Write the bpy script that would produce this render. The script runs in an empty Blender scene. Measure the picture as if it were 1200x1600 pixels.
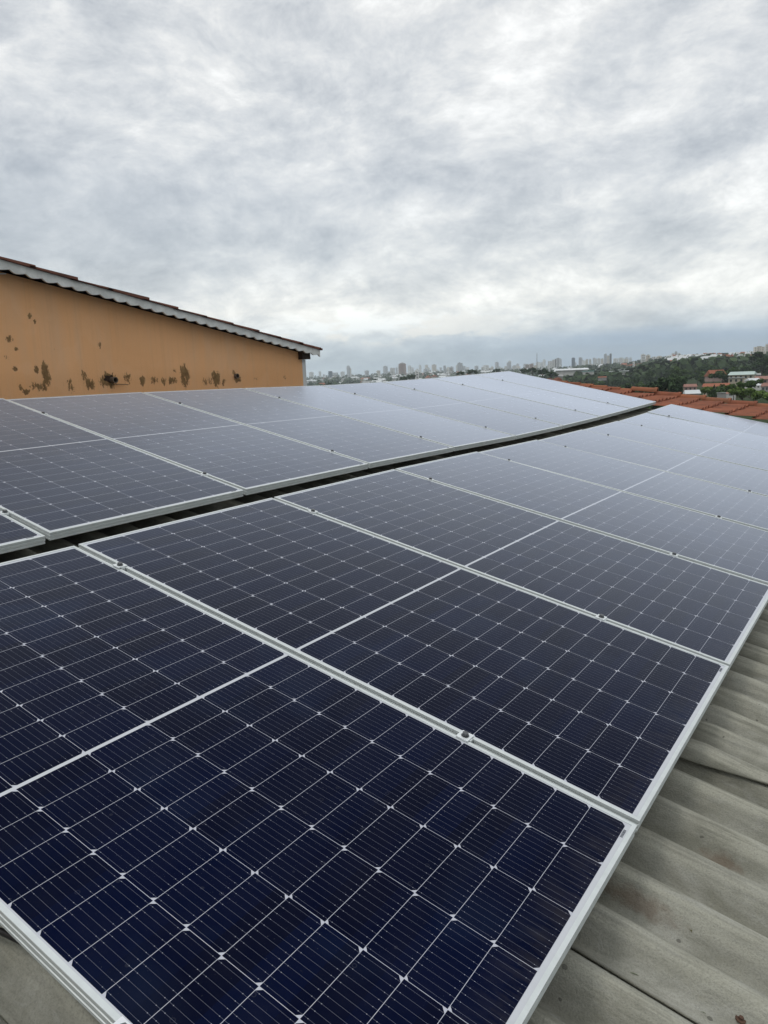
import bpy, bmesh, math, random
import numpy as np
from mathutils import Vector, Matrix

# ------------------------------------------------------------------ camera, world, sun, exposure
S = bpy.context.scene
COL = S.collection
R = random.Random(7)
EYE = 6.2                                   # height of the eye above the yard
RIGHT = Vector((0.8268425420687913, 0.5610568313057029, -0.03932737811450518))
DOWN = Vector((0.06818813596614917, -0.1694069354671814, -0.9831844528507652))
FWD = Vector((-0.5582846843116163, 0.8102570717126047, -0.17833028066390788))
FPX = 1196.38                               # focal length in photo pixels (1600 high)
cam_data = bpy.data.cameras.new("camera")
cam = bpy.data.objects.new("camera", cam_data)
COL.objects.link(cam)
cam_data.sensor_fit = 'VERTICAL'
cam_data.sensor_height = 36.0
cam_data.lens = FPX / 1600.0 * 36.0
cam_data.clip_start = 0.05
cam_data.clip_end = 30000
mw = Matrix.Identity(4)
for i in range(3):
    mw[i][0] = RIGHT[i]; mw[i][1] = -DOWN[i]; mw[i][2] = -FWD[i]
mw[2][3] = EYE
cam.matrix_world = mw
S.camera = cam

SUN_EL, SUN_AZ = math.radians(62), math.radians(205)   # azimuth clockwise from +Y
world = bpy.data.worlds.new("World")
S.world = world
world.use_nodes = True
wt = world.node_tree
wt.nodes.clear()


def nd(t, kind, **kw):
    n = t.nodes.new(kind)
    for k, v in kw.items():
        if k.startswith('i_'):
            n.inputs[k[2:].replace('_', ' ')].default_value = v
        else:
            setattr(n, k, v)
    return n


def lk(t, a, b):
    t.links.new(a, b)


def mth(t, op, a, b=None, c=None, clamp=False):
    n = t.nodes.new('ShaderNodeMath'); n.operation = op; n.use_clamp = clamp
    for i, v in enumerate((a, b, c)):
        if v is None:
            continue
        if isinstance(v, (int, float)):
            n.inputs[i].default_value = v
        else:
            t.links.new(v, n.inputs[i])
    return n.outputs[0]


def ramp(t, fac, stops, interp='LINEAR'):
    n = t.nodes.new('ShaderNodeValToRGB'); cr = n.color_ramp; cr.interpolation = interp
    while len(cr.elements) > 1:
        cr.elements.remove(cr.elements[-1])
    cr.elements[0].position = stops[0][0]
    def c4(c): return (c, c, c, 1) if isinstance(c, (int, float)) else (c[0], c[1], c[2], 1)
    cr.elements[0].color = c4(stops[0][1])
    for p, c in stops[1:]:
        e = cr.elements.new(p); e.color = c4(c)
    t.links.new(fac, n.inputs[0])
    return n.outputs[0]


def mixc(t, fac, a, b, mode='MIX'):
    n = t.nodes.new('ShaderNodeMix'); n.data_type = 'RGBA'; n.blend_type = mode
    if isinstance(fac, (int, float)):
        n.inputs[0].default_value = fac
    else:
        t.links.new(fac, n.inputs[0])
    for i, v in ((6, a), (7, b)):
        if isinstance(v, (tuple, list)):
            n.inputs[i].default_value = (v[0], v[1], v[2], 1)
        else:
            t.links.new(v, n.inputs[i])
    return n.outputs[2]


def noise(t, vec, scale, detail=4, rough=.5, dist=0., out=0):
    n = t.nodes.new('ShaderNodeTexNoise')
    n.inputs['Scale'].default_value = scale
    n.inputs['Detail'].default_value = detail
    n.inputs['Roughness'].default_value = rough
    n.inputs['Distortion'].default_value = dist
    if vec is not None:
        t.links.new(vec, n.inputs['Vector'])
    return n.outputs[out]


def mapping(t, vec, scale=(1, 1, 1), loc=(0, 0, 0), rot=(0, 0, 0)):
    n = t.nodes.new('ShaderNodeMapping')
    n.inputs['Scale'].default_value = scale
    n.inputs['Location'].default_value = loc
    n.inputs['Rotation'].default_value = rot
    t.links.new(vec, n.inputs['Vector'])
    return n.outputs[0]


# overcast sky: a Nishita sky almost covered by a layer of stratocumulus
sky = nd(wt, 'ShaderNodeTexSky', sky_type='NISHITA', sun_disc=False)
sky.sun_elevation = SUN_EL
sky.sun_rotation = SUN_AZ
sky.air_density = 1.2; sky.dust_density = 2.0
bg_sky = nd(wt, 'ShaderNodeBackground'); bg_sky.inputs['Strength'].default_value = 0.1
lk(wt, sky.outputs[0], bg_sky.inputs[0])
tc = nd(wt, 'ShaderNodeTexCoord')
sep = nd(wt, 'ShaderNodeSeparateXYZ'); lk(wt, tc.outputs['Generated'], sep.inputs[0])
zz = mth(wt, 'MAXIMUM', sep.outputs[2], 0.0)
den = mth(wt, 'ADD', zz, 0.20)
comb = nd(wt, 'ShaderNodeCombineXYZ')
lk(wt, mth(wt, 'DIVIDE', sep.outputs[0], den), comb.inputs[0])
lk(wt, mth(wt, 'DIVIDE', sep.outputs[1], den), comb.inputs[1])
pv = comb.outputs[0]
n_big = noise(wt, mapping(wt, pv, (1, 1, 1), (8.3, 5.2, 0)), 0.75, 3, .5, .3)
n_mid = noise(wt, mapping(wt, pv, (1, 1, 1), (0.6, 4.2, 0), (0, 0, .35)), 2.1, 6, .56, .25)
gdir = mapping(wt, tc.outputs['Generated'], (1.0, 1.0, 1.9), (.37, .21, .4))
n_warp = noise(wt, gdir, 3.0, 3, .5, 0, out=1)
wv_ = nd(wt, 'ShaderNodeVectorMath', operation='MULTIPLY_ADD')
lk(wt, n_warp, wv_.inputs[0]); wv_.inputs[1].default_value = (.16, .16, .16); lk(wt, gdir, wv_.inputs[2])
n_lump = noise(wt, wv_.outputs[0], 8.0, 10, .66, 0)
n_fine = noise(wt, wv_.outputs[0], 24.0, 8, .70, 0)
mixn = mth(wt, 'ADD', mth(wt, 'ADD', mth(wt, 'MULTIPLY', n_big, .20), mth(wt, 'MULTIPLY', n_mid, .22)),
           mth(wt, 'ADD', mth(wt, 'MULTIPLY', n_lump, .42), mth(wt, 'MULTIPLY', n_fine, .16)))


def glow(px, py, hw, hh, amp):
    """a thinner or thicker place in the cloud layer, by direction"""
    v = RIGHT * ((px - 600) / FPX) + DOWN * ((py - 800) / FPX) + FWD
    v.normalize()
    h = Vector((v.y, -v.x, 0)).normalized()
    def dot(w):
        n = nd(wt, 'ShaderNodeVectorMath', operation='DOT_PRODUCT'); lk(wt, tc.outputs['Generated'], n.inputs[0]); n.inputs[1].default_value = w
        return n.outputs['Value']
    a_ = mth(wt, 'DIVIDE', mth(wt, 'SUBTRACT', dot(h), v.dot(h)), hw)
    b_ = mth(wt, 'DIVIDE', mth(wt, 'SUBTRACT', sep.outputs[2], v.z), hh)
    e = mth(wt, 'ADD', mth(wt, 'MULTIPLY', a_, a_), mth(wt, 'MULTIPLY', b_, b_))
    front = mth(wt, 'GREATER_THAN', dot(v), 0.0)
    return mth(wt, 'MULTIPLY', mth(wt, 'MULTIPLY', mth(wt, 'EXPONENT', mth(wt, 'MULTIPLY', e, -1.0)), front), amp)


for g_ in ((800, 110, .05, .035, .04), (390, 120, .06, .03, .03), (1080, 60, .06, .04, .04), (600, 508, .20, .022, .12), (880, 450, .20, .018, .06), (120, 330, .22, .06, -.045),
           (620, 200, .10, .035, -.03), (700, 270, .12, .03, -.02), (1050, 330, .12, .025, -.03), (250, 420, .15, .03, -.02), (1050, 160, .09, .04, -.03), (420, 250, .12, .03, -.015)):
    mixn = mth(wt, 'ADD', mixn, glow(*g_))
cloud = ramp(wt, mixn, [(.39, (.42, .45, .49)), (.452, (.54, .568, .60)), (.50, (.645, .668, .69)),
                        (.548, (.775, .785, .785)), (.61, (.97, .975, .965))])
elev = ramp(wt, zz, [(0.0, (.84, .98, 1.08)), (.05, (1.0, 1.05, 1.07)), (.08, (1.14, 1.14, 1.11)),
                     (.13, (1.06, 1.07, 1.06)), (.22, (1.0, 1.01, 1.02)), (.42, (1.0, 1.0, 1.0)), (.7, (1.35, 1.35, 1.35)), (1.0, (1.6, 1.6, 1.6))])
ccol = mixc(wt, 1.0, cloud, elev, 'MULTIPLY')
# unseen darker cloud added low behind the camera to deepen the roof shading
back = mth(wt, 'MULTIPLY', ramp(wt, mth(wt, 'ADD', mth(wt, 'MULTIPLY', sep.outputs[1], .5), .5), [(.30, 1.0), (.52, 0.0)]), ramp(wt, zz, [(.25, 1.0), (.75, 0.0)]))
ccol = mixc(wt, mth(wt, 'MULTIPLY', back, .8), ccol, (.30, .32, .35))
lowleft = mth(wt, 'MULTIPLY', ramp(wt, mth(wt, 'ADD', zz, mth(wt, 'MULTIPLY', mth(wt, 'SUBTRACT', n_mid, .5), .12)), [(.09, 0.0), (.14, 1.0), (.20, 1.0), (.30, 0.0)]),
              ramp(wt, mth(wt, 'ADD', sep.outputs[0], 1.0), [(.20, 1.0), (.40, .9), (.60, .15), (.8, 0.0)]))
ccol = mixc(wt, mth(wt, 'MULTIPLY', lowleft, .25), ccol, (.45, .51, .58))
# a slate blue bank low over the hills to the right, and cumulus heads low to the left
bandn = noise(wt, mapping(wt, tc.outputs['Generated'], (2.2, 2.2, 26.0)), 1.6, 5, .55, .3)
bank_h = ramp(wt, mth(wt, 'ADD', zz, mth(wt, 'MULTIPLY', mth(wt, 'SUBTRACT', bandn, .5), .045)), [(0.0, .75), (.012, .95), (.030, .9), (.048, .12), (.07, 0.0)])
side = ramp(wt, mth(wt, 'ADD', sep.outputs[0], 1.0), [(.34, .08), (.48, .20), (.62, .85), (.70, 1.0)])
ccol = mixc(wt, mth(wt, 'MULTIPLY', mth(wt, 'MULTIPLY', bank_h, side), .82), ccol, (.29, .415, .58))
puff = noise(wt, mapping(wt, tc.outputs['Generated'], (1, 1, 2.6)), 13.0, 5, .55, .1)
puff_m = mth(wt, 'MULTIPLY', ramp(wt, zz, [(.030, 0.0), (.045, 1.0), (.066, 1.0), (.088, 0.0)]), ramp(wt, mth(wt, 'ADD', sep.outputs[0], 1.0), [(.25, 1.0), (.50, 1.0), (.62, .2)]))
puff_f = mth(wt, 'MULTIPLY', ramp(wt, puff, [(.47, 0.0), (.54, 1.0)]), puff_m)
ccol = mixc(wt, mth(wt, 'MULTIPLY', puff_f, .75), ccol, (.93, .925, .88))
bg_cloud = nd(wt, 'ShaderNodeBackground'); bg_cloud.inputs['Strength'].default_value = 1.0
lk(wt, ccol, bg_cloud.inputs[0])
cover = ramp(wt, mixn, [(.30, .86), (.5, .95)])
wmix = nd(wt, 'ShaderNodeMixShader')
lk(wt, cover, wmix.inputs[0]); lk(wt, bg_sky.outputs[0], wmix.inputs[1]); lk(wt, bg_cloud.outputs[0], wmix.inputs[2])
wout = nd(wt, 'ShaderNodeOutputWorld'); lk(wt, wmix.outputs[0], wout.inputs[0])

sun_d = bpy.data.lights.new("sun", 'SUN')
sun_d.energy = 0.6; sun_d.angle = math.radians(14); sun_d.color = (1.0, .965, .91)
sun = bpy.data.objects.new("sun", sun_d); COL.objects.link(sun)
sd = Vector((math.sin(SUN_AZ) * math.cos(SUN_EL), math.cos(SUN_AZ) * math.cos(SUN_EL), math.sin(SUN_EL)))
sun.rotation_euler = sd.to_track_quat('Z', 'Y').to_euler()
sun.location = (0, 0, 60)

S.view_settings.view_transform = 'Standard'
S.view_settings.look = 'None'
S.view_settings.exposure = 0.18
S.view_settings.gamma = 1.0
S.cycles.max_bounces = 6
S.cycles.volume_bounces = 1
S.cycles.use_denoising = True

# ------------------------------------------------------------------ geometry of the two panel rows (fitted to the photo)
W, L, P = 1.134, 2.278, 1.154
GAP, DU2 = 0.204, 0.0085
Mrot = Matrix(((0.0, 0.9756399542093276, -0.21937793815619913),
               (0.9999769579710683, 0.0014892438155706155, 0.006623117074768542),
               (0.00678848487722708, -0.21937288324340115, -0.9756174734852757)))
Tcam = Vector((-0.6138517480514902, 2.5033155453362963, -1.2123905436099944))
Z1T = [0.0011, 0.0012, -0.0021, 0.0004, 0.0265, 0.0523, 0.0613, 0.0671, 0.0427, -0.0021, -0.0466]
Z1B = [-0.0028, 0.0025, 0.0002, 0.0039, 0.0145, 0.0232, 0.0212, 0.0145, 0.0037, -0.0102, -0.0246]
Z2B = [0.0449, 0.0293, 0.0164, 0.0197, 0.0375, 0.0588, 0.0656, 0.0588, 0.0431, 0.0229, 0.0027]
Z2T = [-0.006, -0.0004, 0.006, 0.0139, 0.0327, 0.0572, 0.064, 0.0596, 0.0474, 0.0314, 0.0153]


def pl2w(u, s, zd):
    """roof plane coordinates (along the ridge, down the slope, depth) to the world"""
    return Mrot @ (Vector((u, s, zd)) - Tcam) + Vector((0, 0, EYE))


def zi(arr, u):
    k = (u + .01) / P
    k = min(max(k, 0), 9.999)
    i = int(k)
    return arr[i] + (arr[i + 1] - arr[i]) * (k - i)


def rowpt(row, u, fr):
    """point on the top of a row; fr 0..1 down the slope"""
    if row == 1:
        return pl2w(u, fr * L, zi(Z1T, u) * (1 - fr) + zi(Z1B, u) * fr)
    return pl2w(u + DU2, -GAP - (1 - fr) * L, zi(Z2T, u) * (1 - fr) + zi(Z2B, u) * fr)


def roof_off(u):
    return (zi(Z1T, u) + zi(Z1B, u) + zi(Z2B, u) + zi(Z2T, u)) / 4


def frame_at(o, xv, yv):
    x = xv.normalized(); z = x.cross(yv).normalized(); y = z.cross(x)
    m = Matrix.Identity(4)
    for i in range(3):
        m[i][0] = x[i]; m[i][1] = y[i]; m[i][2] = z[i]; m[i][3] = o[i]
    return m


def ray(px, py):
    v = RIGHT * ((px - 600) / FPX) + DOWN * ((py - 800) / FPX) + FWD
    return v.normalized()


def at(px, py, dist):
    """the point seen at a photo pixel at a horizontal distance"""
    r = ray(px, py); k = dist / math.hypot(r.x, r.y)
    return Vector((r.x * k, r.y * k, r.z * k + EYE))


# ------------------------------------------------------------------ object helpers
def link(name, bm, mat, parent=None, smooth=False):
    me = bpy.data.meshes.new(name)
    bm.to_mesh(me); bm.free()
    return link_me(name, me, mat, parent, smooth)


def link_me(name, me, mat, parent=None, smooth=False):
    if mat is not None:
        for m in (mat if isinstance(mat, (list, tuple)) else [mat]):
            me.materials.append(m)
    if smooth:
        for p in me.polygons:
            p.use_smooth = True
    o = bpy.data.objects.new(name, me); COL.objects.link(o)
    if parent is not None:
        o.parent = parent
    return o


def empty(name, loc=(0, 0, 0), rz=0, matrix=None):
    o = bpy.data.objects.new(name, None); COL.objects.link(o)
    o.empty_display_size = .2
    if matrix is not None:
        o.matrix_world = matrix
    else:
        o.location = loc; o.rotation_euler = (0, 0, rz)
    return o


def tag(o, label, cat, group=None):
    o['label'] = label; o['category'] = cat
    if group:
        o['group'] = group
    elif 'group' in o:
        del o['group']
    return o


def dup(root, loc=None, rz=None, matrix=None, scale=None):
    r = root.copy(); COL.objects.link(r)
    if matrix is not None:
        r.matrix_world = matrix
    if loc is not None:
        r.location = loc
    if rz is not None:
        r.rotation_euler = (0, 0, rz)
    if scale is not None:
        r.scale = scale
    for ch in list(root.children):
        c = ch.copy(); COL.objects.link(c); c.parent = r
        for g in list(ch.children):
            e = g.copy(); COL.objects.link(e); e.parent = c
    return r


def box(bm, x0, y0, z0, x1, y1, z1):
    v = [bm.verts.new(p) for p in ((x0, y0, z0), (x1, y0, z0), (x1, y1, z0), (x0, y1, z0),
                                   (x0, y0, z1), (x1, y0, z1), (x1, y1, z1), (x0, y1, z1))]
    for f in ((3, 2, 1, 0), (4, 5, 6, 7), (0, 1, 5, 4), (1, 2, 6, 5), (2, 3, 7, 6), (3, 0, 4, 7)):
        bm.faces.new([v[i] for i in f])


def prism(bm, pts, z0, z1):
    """pts: counter-clockwise outline in xy"""
    lo = [bm.verts.new((x, y, z0)) for x, y in pts]
    hi = [bm.verts.new((x, y, z1)) for x, y in pts]
    n = len(pts)
    bm.faces.new(lo[::-1]); bm.faces.new(hi)
    for i in range(n):
        bm.faces.new([lo[i], lo[(i + 1) % n], hi[(i + 1) % n], hi[i]])


def tube(bm, pts, r, seg=8, cap=True):
    rings = []
    for i, p in enumerate(pts):
        p = Vector(p)
        a = Vector(pts[max(i - 1, 0)]); b = Vector(pts[min(i + 1, len(pts) - 1)])
        d = (b - a).normalized()
        up = Vector((0, 0, 1)) if abs(d.z) < .9 else Vector((1, 0, 0))
        x = d.cross(up).normalized(); y = x.cross(d)
        rr = r[i] if isinstance(r, (list, tuple)) else r
        rings.append([bm.verts.new(p + (x * math.cos(2 * math.pi * k / seg) + y * math.sin(2 * math.pi * k / seg)) * rr) for k in range(seg)])
    for i in range(len(rings) - 1):
        for k in range(seg):
            bm.faces.new([rings[i][k], rings[i][(k + 1) % seg], rings[i + 1][(k + 1) % seg], rings[i + 1][k]])
    if cap:
        bm.faces.new(rings[0][::-1]); bm.faces.new(rings[-1])


# ------------------------------------------------------------------ materials
def new_mat(name):
    m = bpy.data.materials.new(name); m.use_nodes = True
    t = m.node_tree
    return m, t, t.nodes['Principled BSDF']


def plain(name, col, rough=.6, metal=0., var=.12, scale=6., bump=0.):
    m, t, b = new_mat(name)
    tcn = nd(t, 'ShaderNodeTexCoord')
    n = noise(t, tcn.outputs['Object'], scale, 5, .6)
    c = ramp(t, n, [(.3, tuple(x * (1 - var) for x in col)), (.7, tuple(min(1, x * (1 + var)) for x in col))])
    lk(t, c, b.inputs['Base Color'])
    b.inputs['Roughness'].default_value = rough
    b.inputs['Metallic'].default_value = metal
    if bump:
        bn = nd(t, 'ShaderNodeBump'); bn.inputs['Strength'].default_value = bump; bn.inputs['Distance'].default_value = .01
        lk(t, n, bn.inputs['Height']); lk(t, bn.outputs[0], b.inputs['Normal'])
    return m


def mat_cells():
    """half-cut monocrystalline cells under glass; x runs along the module, y across (metres)"""
    m, t, b = new_mat("solar_cells_under_glass")
    tcn = nd(t, 'ShaderNodeTexCoord')
    sp = nd(t, 'ShaderNodeSeparateXYZ'); lk(t, tcn.outputs['Object'], sp.inputs[0])
    X, Y = sp.outputs[0], sp.outputs[1]
    # across the module: 6 columns of 182 mm cells, pitch 184 mm
    ya = mth(t, 'SUBTRACT', Y, 0.016)
    yi = mth(t, 'MODULO', mth(t, 'ADD', ya, 1.84), 0.184)
    colidx = mth(t, 'FLOOR', mth(t, 'DIVIDE', ya, 0.184))
    par = mth(t, 'MODULO', mth(t, 'ADD', colidx, 10), 2.0)
    # along the module: 2 x 12 half cells of 91 mm, pitch 92.6 mm, 12 mm bar in the middle
    xm = mth(t, 'SUBTRACT', X, L / 2)
    xa = mth(t, 'SUBTRACT', mth(t, 'ABSOLUTE', xm), 0.0055)
    xh = mth(t, 'MODULO', mth(t, 'ADD', xa, 0.926), 0.0926)
    # orientation in x direction (so that chamfers keep one sense over the whole string)
    sgn = mth(t, 'SIGN', xm)
    xi = mth(t, 'ADD', mth(t, 'MULTIPLY', mth(t, 'SUBTRACT', xh, 0.0455), sgn), 0.0455)
    def between(v, lo, hi):
        return mth(t, 'MULTIPLY', mth(t, 'GREATER_THAN', v, lo), mth(t, 'LESS_THAN', v, hi))
    inx = mth(t, 'MULTIPLY', between(xh, 0.0, 0.0915), between(xa, 0.0, 12 * 0.0926))
    iny = mth(t, 'MULTIPLY', between(yi, 0.0, 0.1829), between(ya, 0.0, 6 * 0.184))
    incell = mth(t, 'MULTIPLY', inx, iny)
    # corner chamfers on one side of each half cell, the side alternating with the column
    ydist = mth(t, 'MINIMUM', yi, mth(t, 'SUBTRACT', 0.182, yi))
    xend = mth(t, 'ADD', mth(t, 'MULTIPLY', par, mth(t, 'SUBTRACT', 0.091, xi)), mth(t, 'MULTIPLY', mth(t, 'SUBTRACT', 1.0, par), xi))
    cham = mth(t, 'GREATER_THAN', mth(t, 'ADD', ydist, xend), 0.0085)
    incell = mth(t, 'MULTIPLY', incell, cham)
    # ten fine busbars per cell, running along the module
    bb = mth(t, 'MODULO', mth(t, 'ADD', yi, 0.0091), 0.0182)
    bbd = mth(t, 'ABSOLUTE', mth(t, 'SUBTRACT', bb, 0.0091))
    bbd = mth(t, 'ABSOLUTE', mth(t, 'SUBTRACT', 0.0091, mth(t, 'SUBTRACT', 0.0091, bbd)))
    bb2 = mth(t, 'ABSOLUTE', mth(t, 'SUBTRACT', mth(t, 'MODULO', yi, 0.0182), 0.0091))
    busbar = mth(t, 'MULTIPLY', mth(t, 'LESS_THAN', bb2, 0.00028), incell)
    padx = mth(t, 'MINIMUM', mth(t, 'ABSOLUTE', mth(t, 'SUBTRACT', xh, 0.010)), mth(t, 'ABSOLUTE', mth(t, 'SUBTRACT', xh, 0.081)))
    pad = mth(t, 'MULTIPLY', mth(t, 'MULTIPLY', mth(t, 'LESS_THAN', bb2, 0.0007), mth(t, 'LESS_THAN', padx, 0.0009)), incell)
    # cell colour: near black blue, slightly different from cell to cell and module to module
    oi = nd(t, 'ShaderNodeObjectInfo')
    cv = nd(t, 'ShaderNodeCombineXYZ')
    lk(t, mth(t, 'FLOOR', mth(t, 'DIVIDE', X, 0.0926)), cv.inputs[0]); lk(t, colidx, cv.inputs[1])
    lk(t, mth(t, 'MULTIPLY', oi.outputs['Random'], 57.0), cv.inputs[2])
    wn = nd(t, 'ShaderNodeTexWhiteNoise'); lk(t, cv.outputs[0], wn.inputs['Vector'])
    cell_a = mixc(t, wn.outputs['Value'], (.0010, .0021, .0120), (.0008, .0030, .0190))
    objv = nd(t, 'ShaderNodeVectorMath', operation='ADD'); lk(t, tcn.outputs['Object'], objv.inputs[0])
    off = nd(t, 'ShaderNodeCombineXYZ'); lk(t, mth(t, 'MULTIPLY', oi.outputs['Random'], 91.0), off.inputs[0]); lk(t, off.outputs[0], objv.inputs[1])
    smudge = noise(t, objv.outputs[0], 2.3, 3, .5, .6)
    sm = ramp(t, smudge, [(.56, 0.0), (.72, 1.0)])
    cell_c = mixc(t, mth(t, 'MULTIPLY', sm, .30), cell_a, (.010, .020, .050))
    bar = mth(t, 'MAXIMUM', mth(t, 'LESS_THAN', xa, 0.0), mth(t, 'SUBTRACT', 1.0, mth(t, 'MULTIPLY', between(xa, -1., 12 * 0.0926), between(ya, -.001, 6 * 0.184 - .0014))))
    sheet = mixc(t, incell, mixc(t, bar, (.46, .47, .52), (.52, .535, .56)), cell_c)
    sheet = mixc(t, mth(t, 'MULTIPLY', busbar, .5), sheet, (.24, .25, .31))
    sheet = mixc(t, mth(t, 'MULTIPLY', pad, .7), sheet, (.40, .41, .46))
    # light dust caught on the glass
    dust = noise(t, objv.outputs[0], 9.0, 6, .65)
    speck = ramp(t, noise(t, objv.outputs[0], 160.0, 2, .5), [(.74, 0.0), (.80, 1.0)])
    sheet = mixc(t, mth(t, 'MULTIPLY', speck, .10), sheet, (.30, .30, .30))
    sheet = mixc(t, mth(t, 'MULTIPLY', ramp(t, dust, [(.35, .0), (.8, 1.0)]), .012), sheet, (.35, .34, .32))
    # dirt that rain has washed down to the low frame edge, and dried drops
    low = mth(t, 'MULTIPLY', ramp(t, mth(t, 'SUBTRACT', X, L - .12), [(0.0, 0.), (.12, 1.)]), ramp(t, noise(t, mapping(t, objv.outputs[0], (2, 9, 1)), 4.0, 6, .7), [(.42, 0.), (.72, 1.)]))
    sheet = mixc(t, mth(t, 'MULTIPLY', low, .10), sheet, (.30, .27, .22))
    vd = nd(t, 'ShaderNodeTexVoronoi'); vd.inputs['Scale'].default_value = 30; lk(t, objv.outputs[0], vd.inputs['Vector'])
    drop = mth(t, 'MULTIPLY', mth(t, 'MULTIPLY', mth(t, 'LESS_THAN', vd.outputs['Distance'], .16), mth(t, 'GREATER_THAN', vd.outputs['Distance'], .10)),
               mth(t, 'GREATER_THAN', nd_sep(t, vd.outputs['Color'])[0], .80))
    sheet = mixc(t, mth(t, 'MULTIPLY', drop, .035), sheet, (.35, .36, .38))
    lk(t, sheet, b.inputs['Base Color'])
    b.inputs['Specular IOR Level'].default_value = 0.0
    b.inputs['Roughness'].default_value = 1.0
    # anti-reflective textured glass: hardly any mirror from above, strong at a grazing angle, dust film adding to it
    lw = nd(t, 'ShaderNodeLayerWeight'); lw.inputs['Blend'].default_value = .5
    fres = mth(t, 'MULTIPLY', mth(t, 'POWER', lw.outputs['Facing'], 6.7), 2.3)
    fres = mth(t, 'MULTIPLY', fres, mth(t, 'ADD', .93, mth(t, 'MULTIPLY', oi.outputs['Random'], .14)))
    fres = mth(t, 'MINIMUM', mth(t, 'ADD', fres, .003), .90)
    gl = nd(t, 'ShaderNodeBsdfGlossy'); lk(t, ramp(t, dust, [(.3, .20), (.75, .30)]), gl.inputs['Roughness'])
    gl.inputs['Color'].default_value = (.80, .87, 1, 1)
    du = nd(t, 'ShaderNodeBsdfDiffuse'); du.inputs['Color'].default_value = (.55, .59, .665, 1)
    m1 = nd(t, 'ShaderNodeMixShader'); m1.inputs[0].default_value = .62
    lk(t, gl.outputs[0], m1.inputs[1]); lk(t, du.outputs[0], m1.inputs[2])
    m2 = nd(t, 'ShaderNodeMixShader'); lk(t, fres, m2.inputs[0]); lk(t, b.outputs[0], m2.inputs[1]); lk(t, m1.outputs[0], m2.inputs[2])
    lk(t, m2.outputs[0], t.nodes['Material Output'].inputs['Surface'])
    return m


def mat_alu(name, col, rough=.42, metal=.35):
    m, t, b = new_mat(name)
    tcn = nd(t, 'ShaderNodeTexCoord')
    n = noise(t, mapping(t, tcn.outputs['Object'], (3, 3, 3)), 8, 5, .6)
    lk(t, ramp(t, n, [(.3, tuple(c * .92 for c in col)), (.7, tuple(min(1, c * 1.05) for c in col))]), b.inputs['Base Color'])
    b.inputs['Roughness'].default_value = rough
    b.inputs['Metallic'].default_value = metal
    return m


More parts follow.
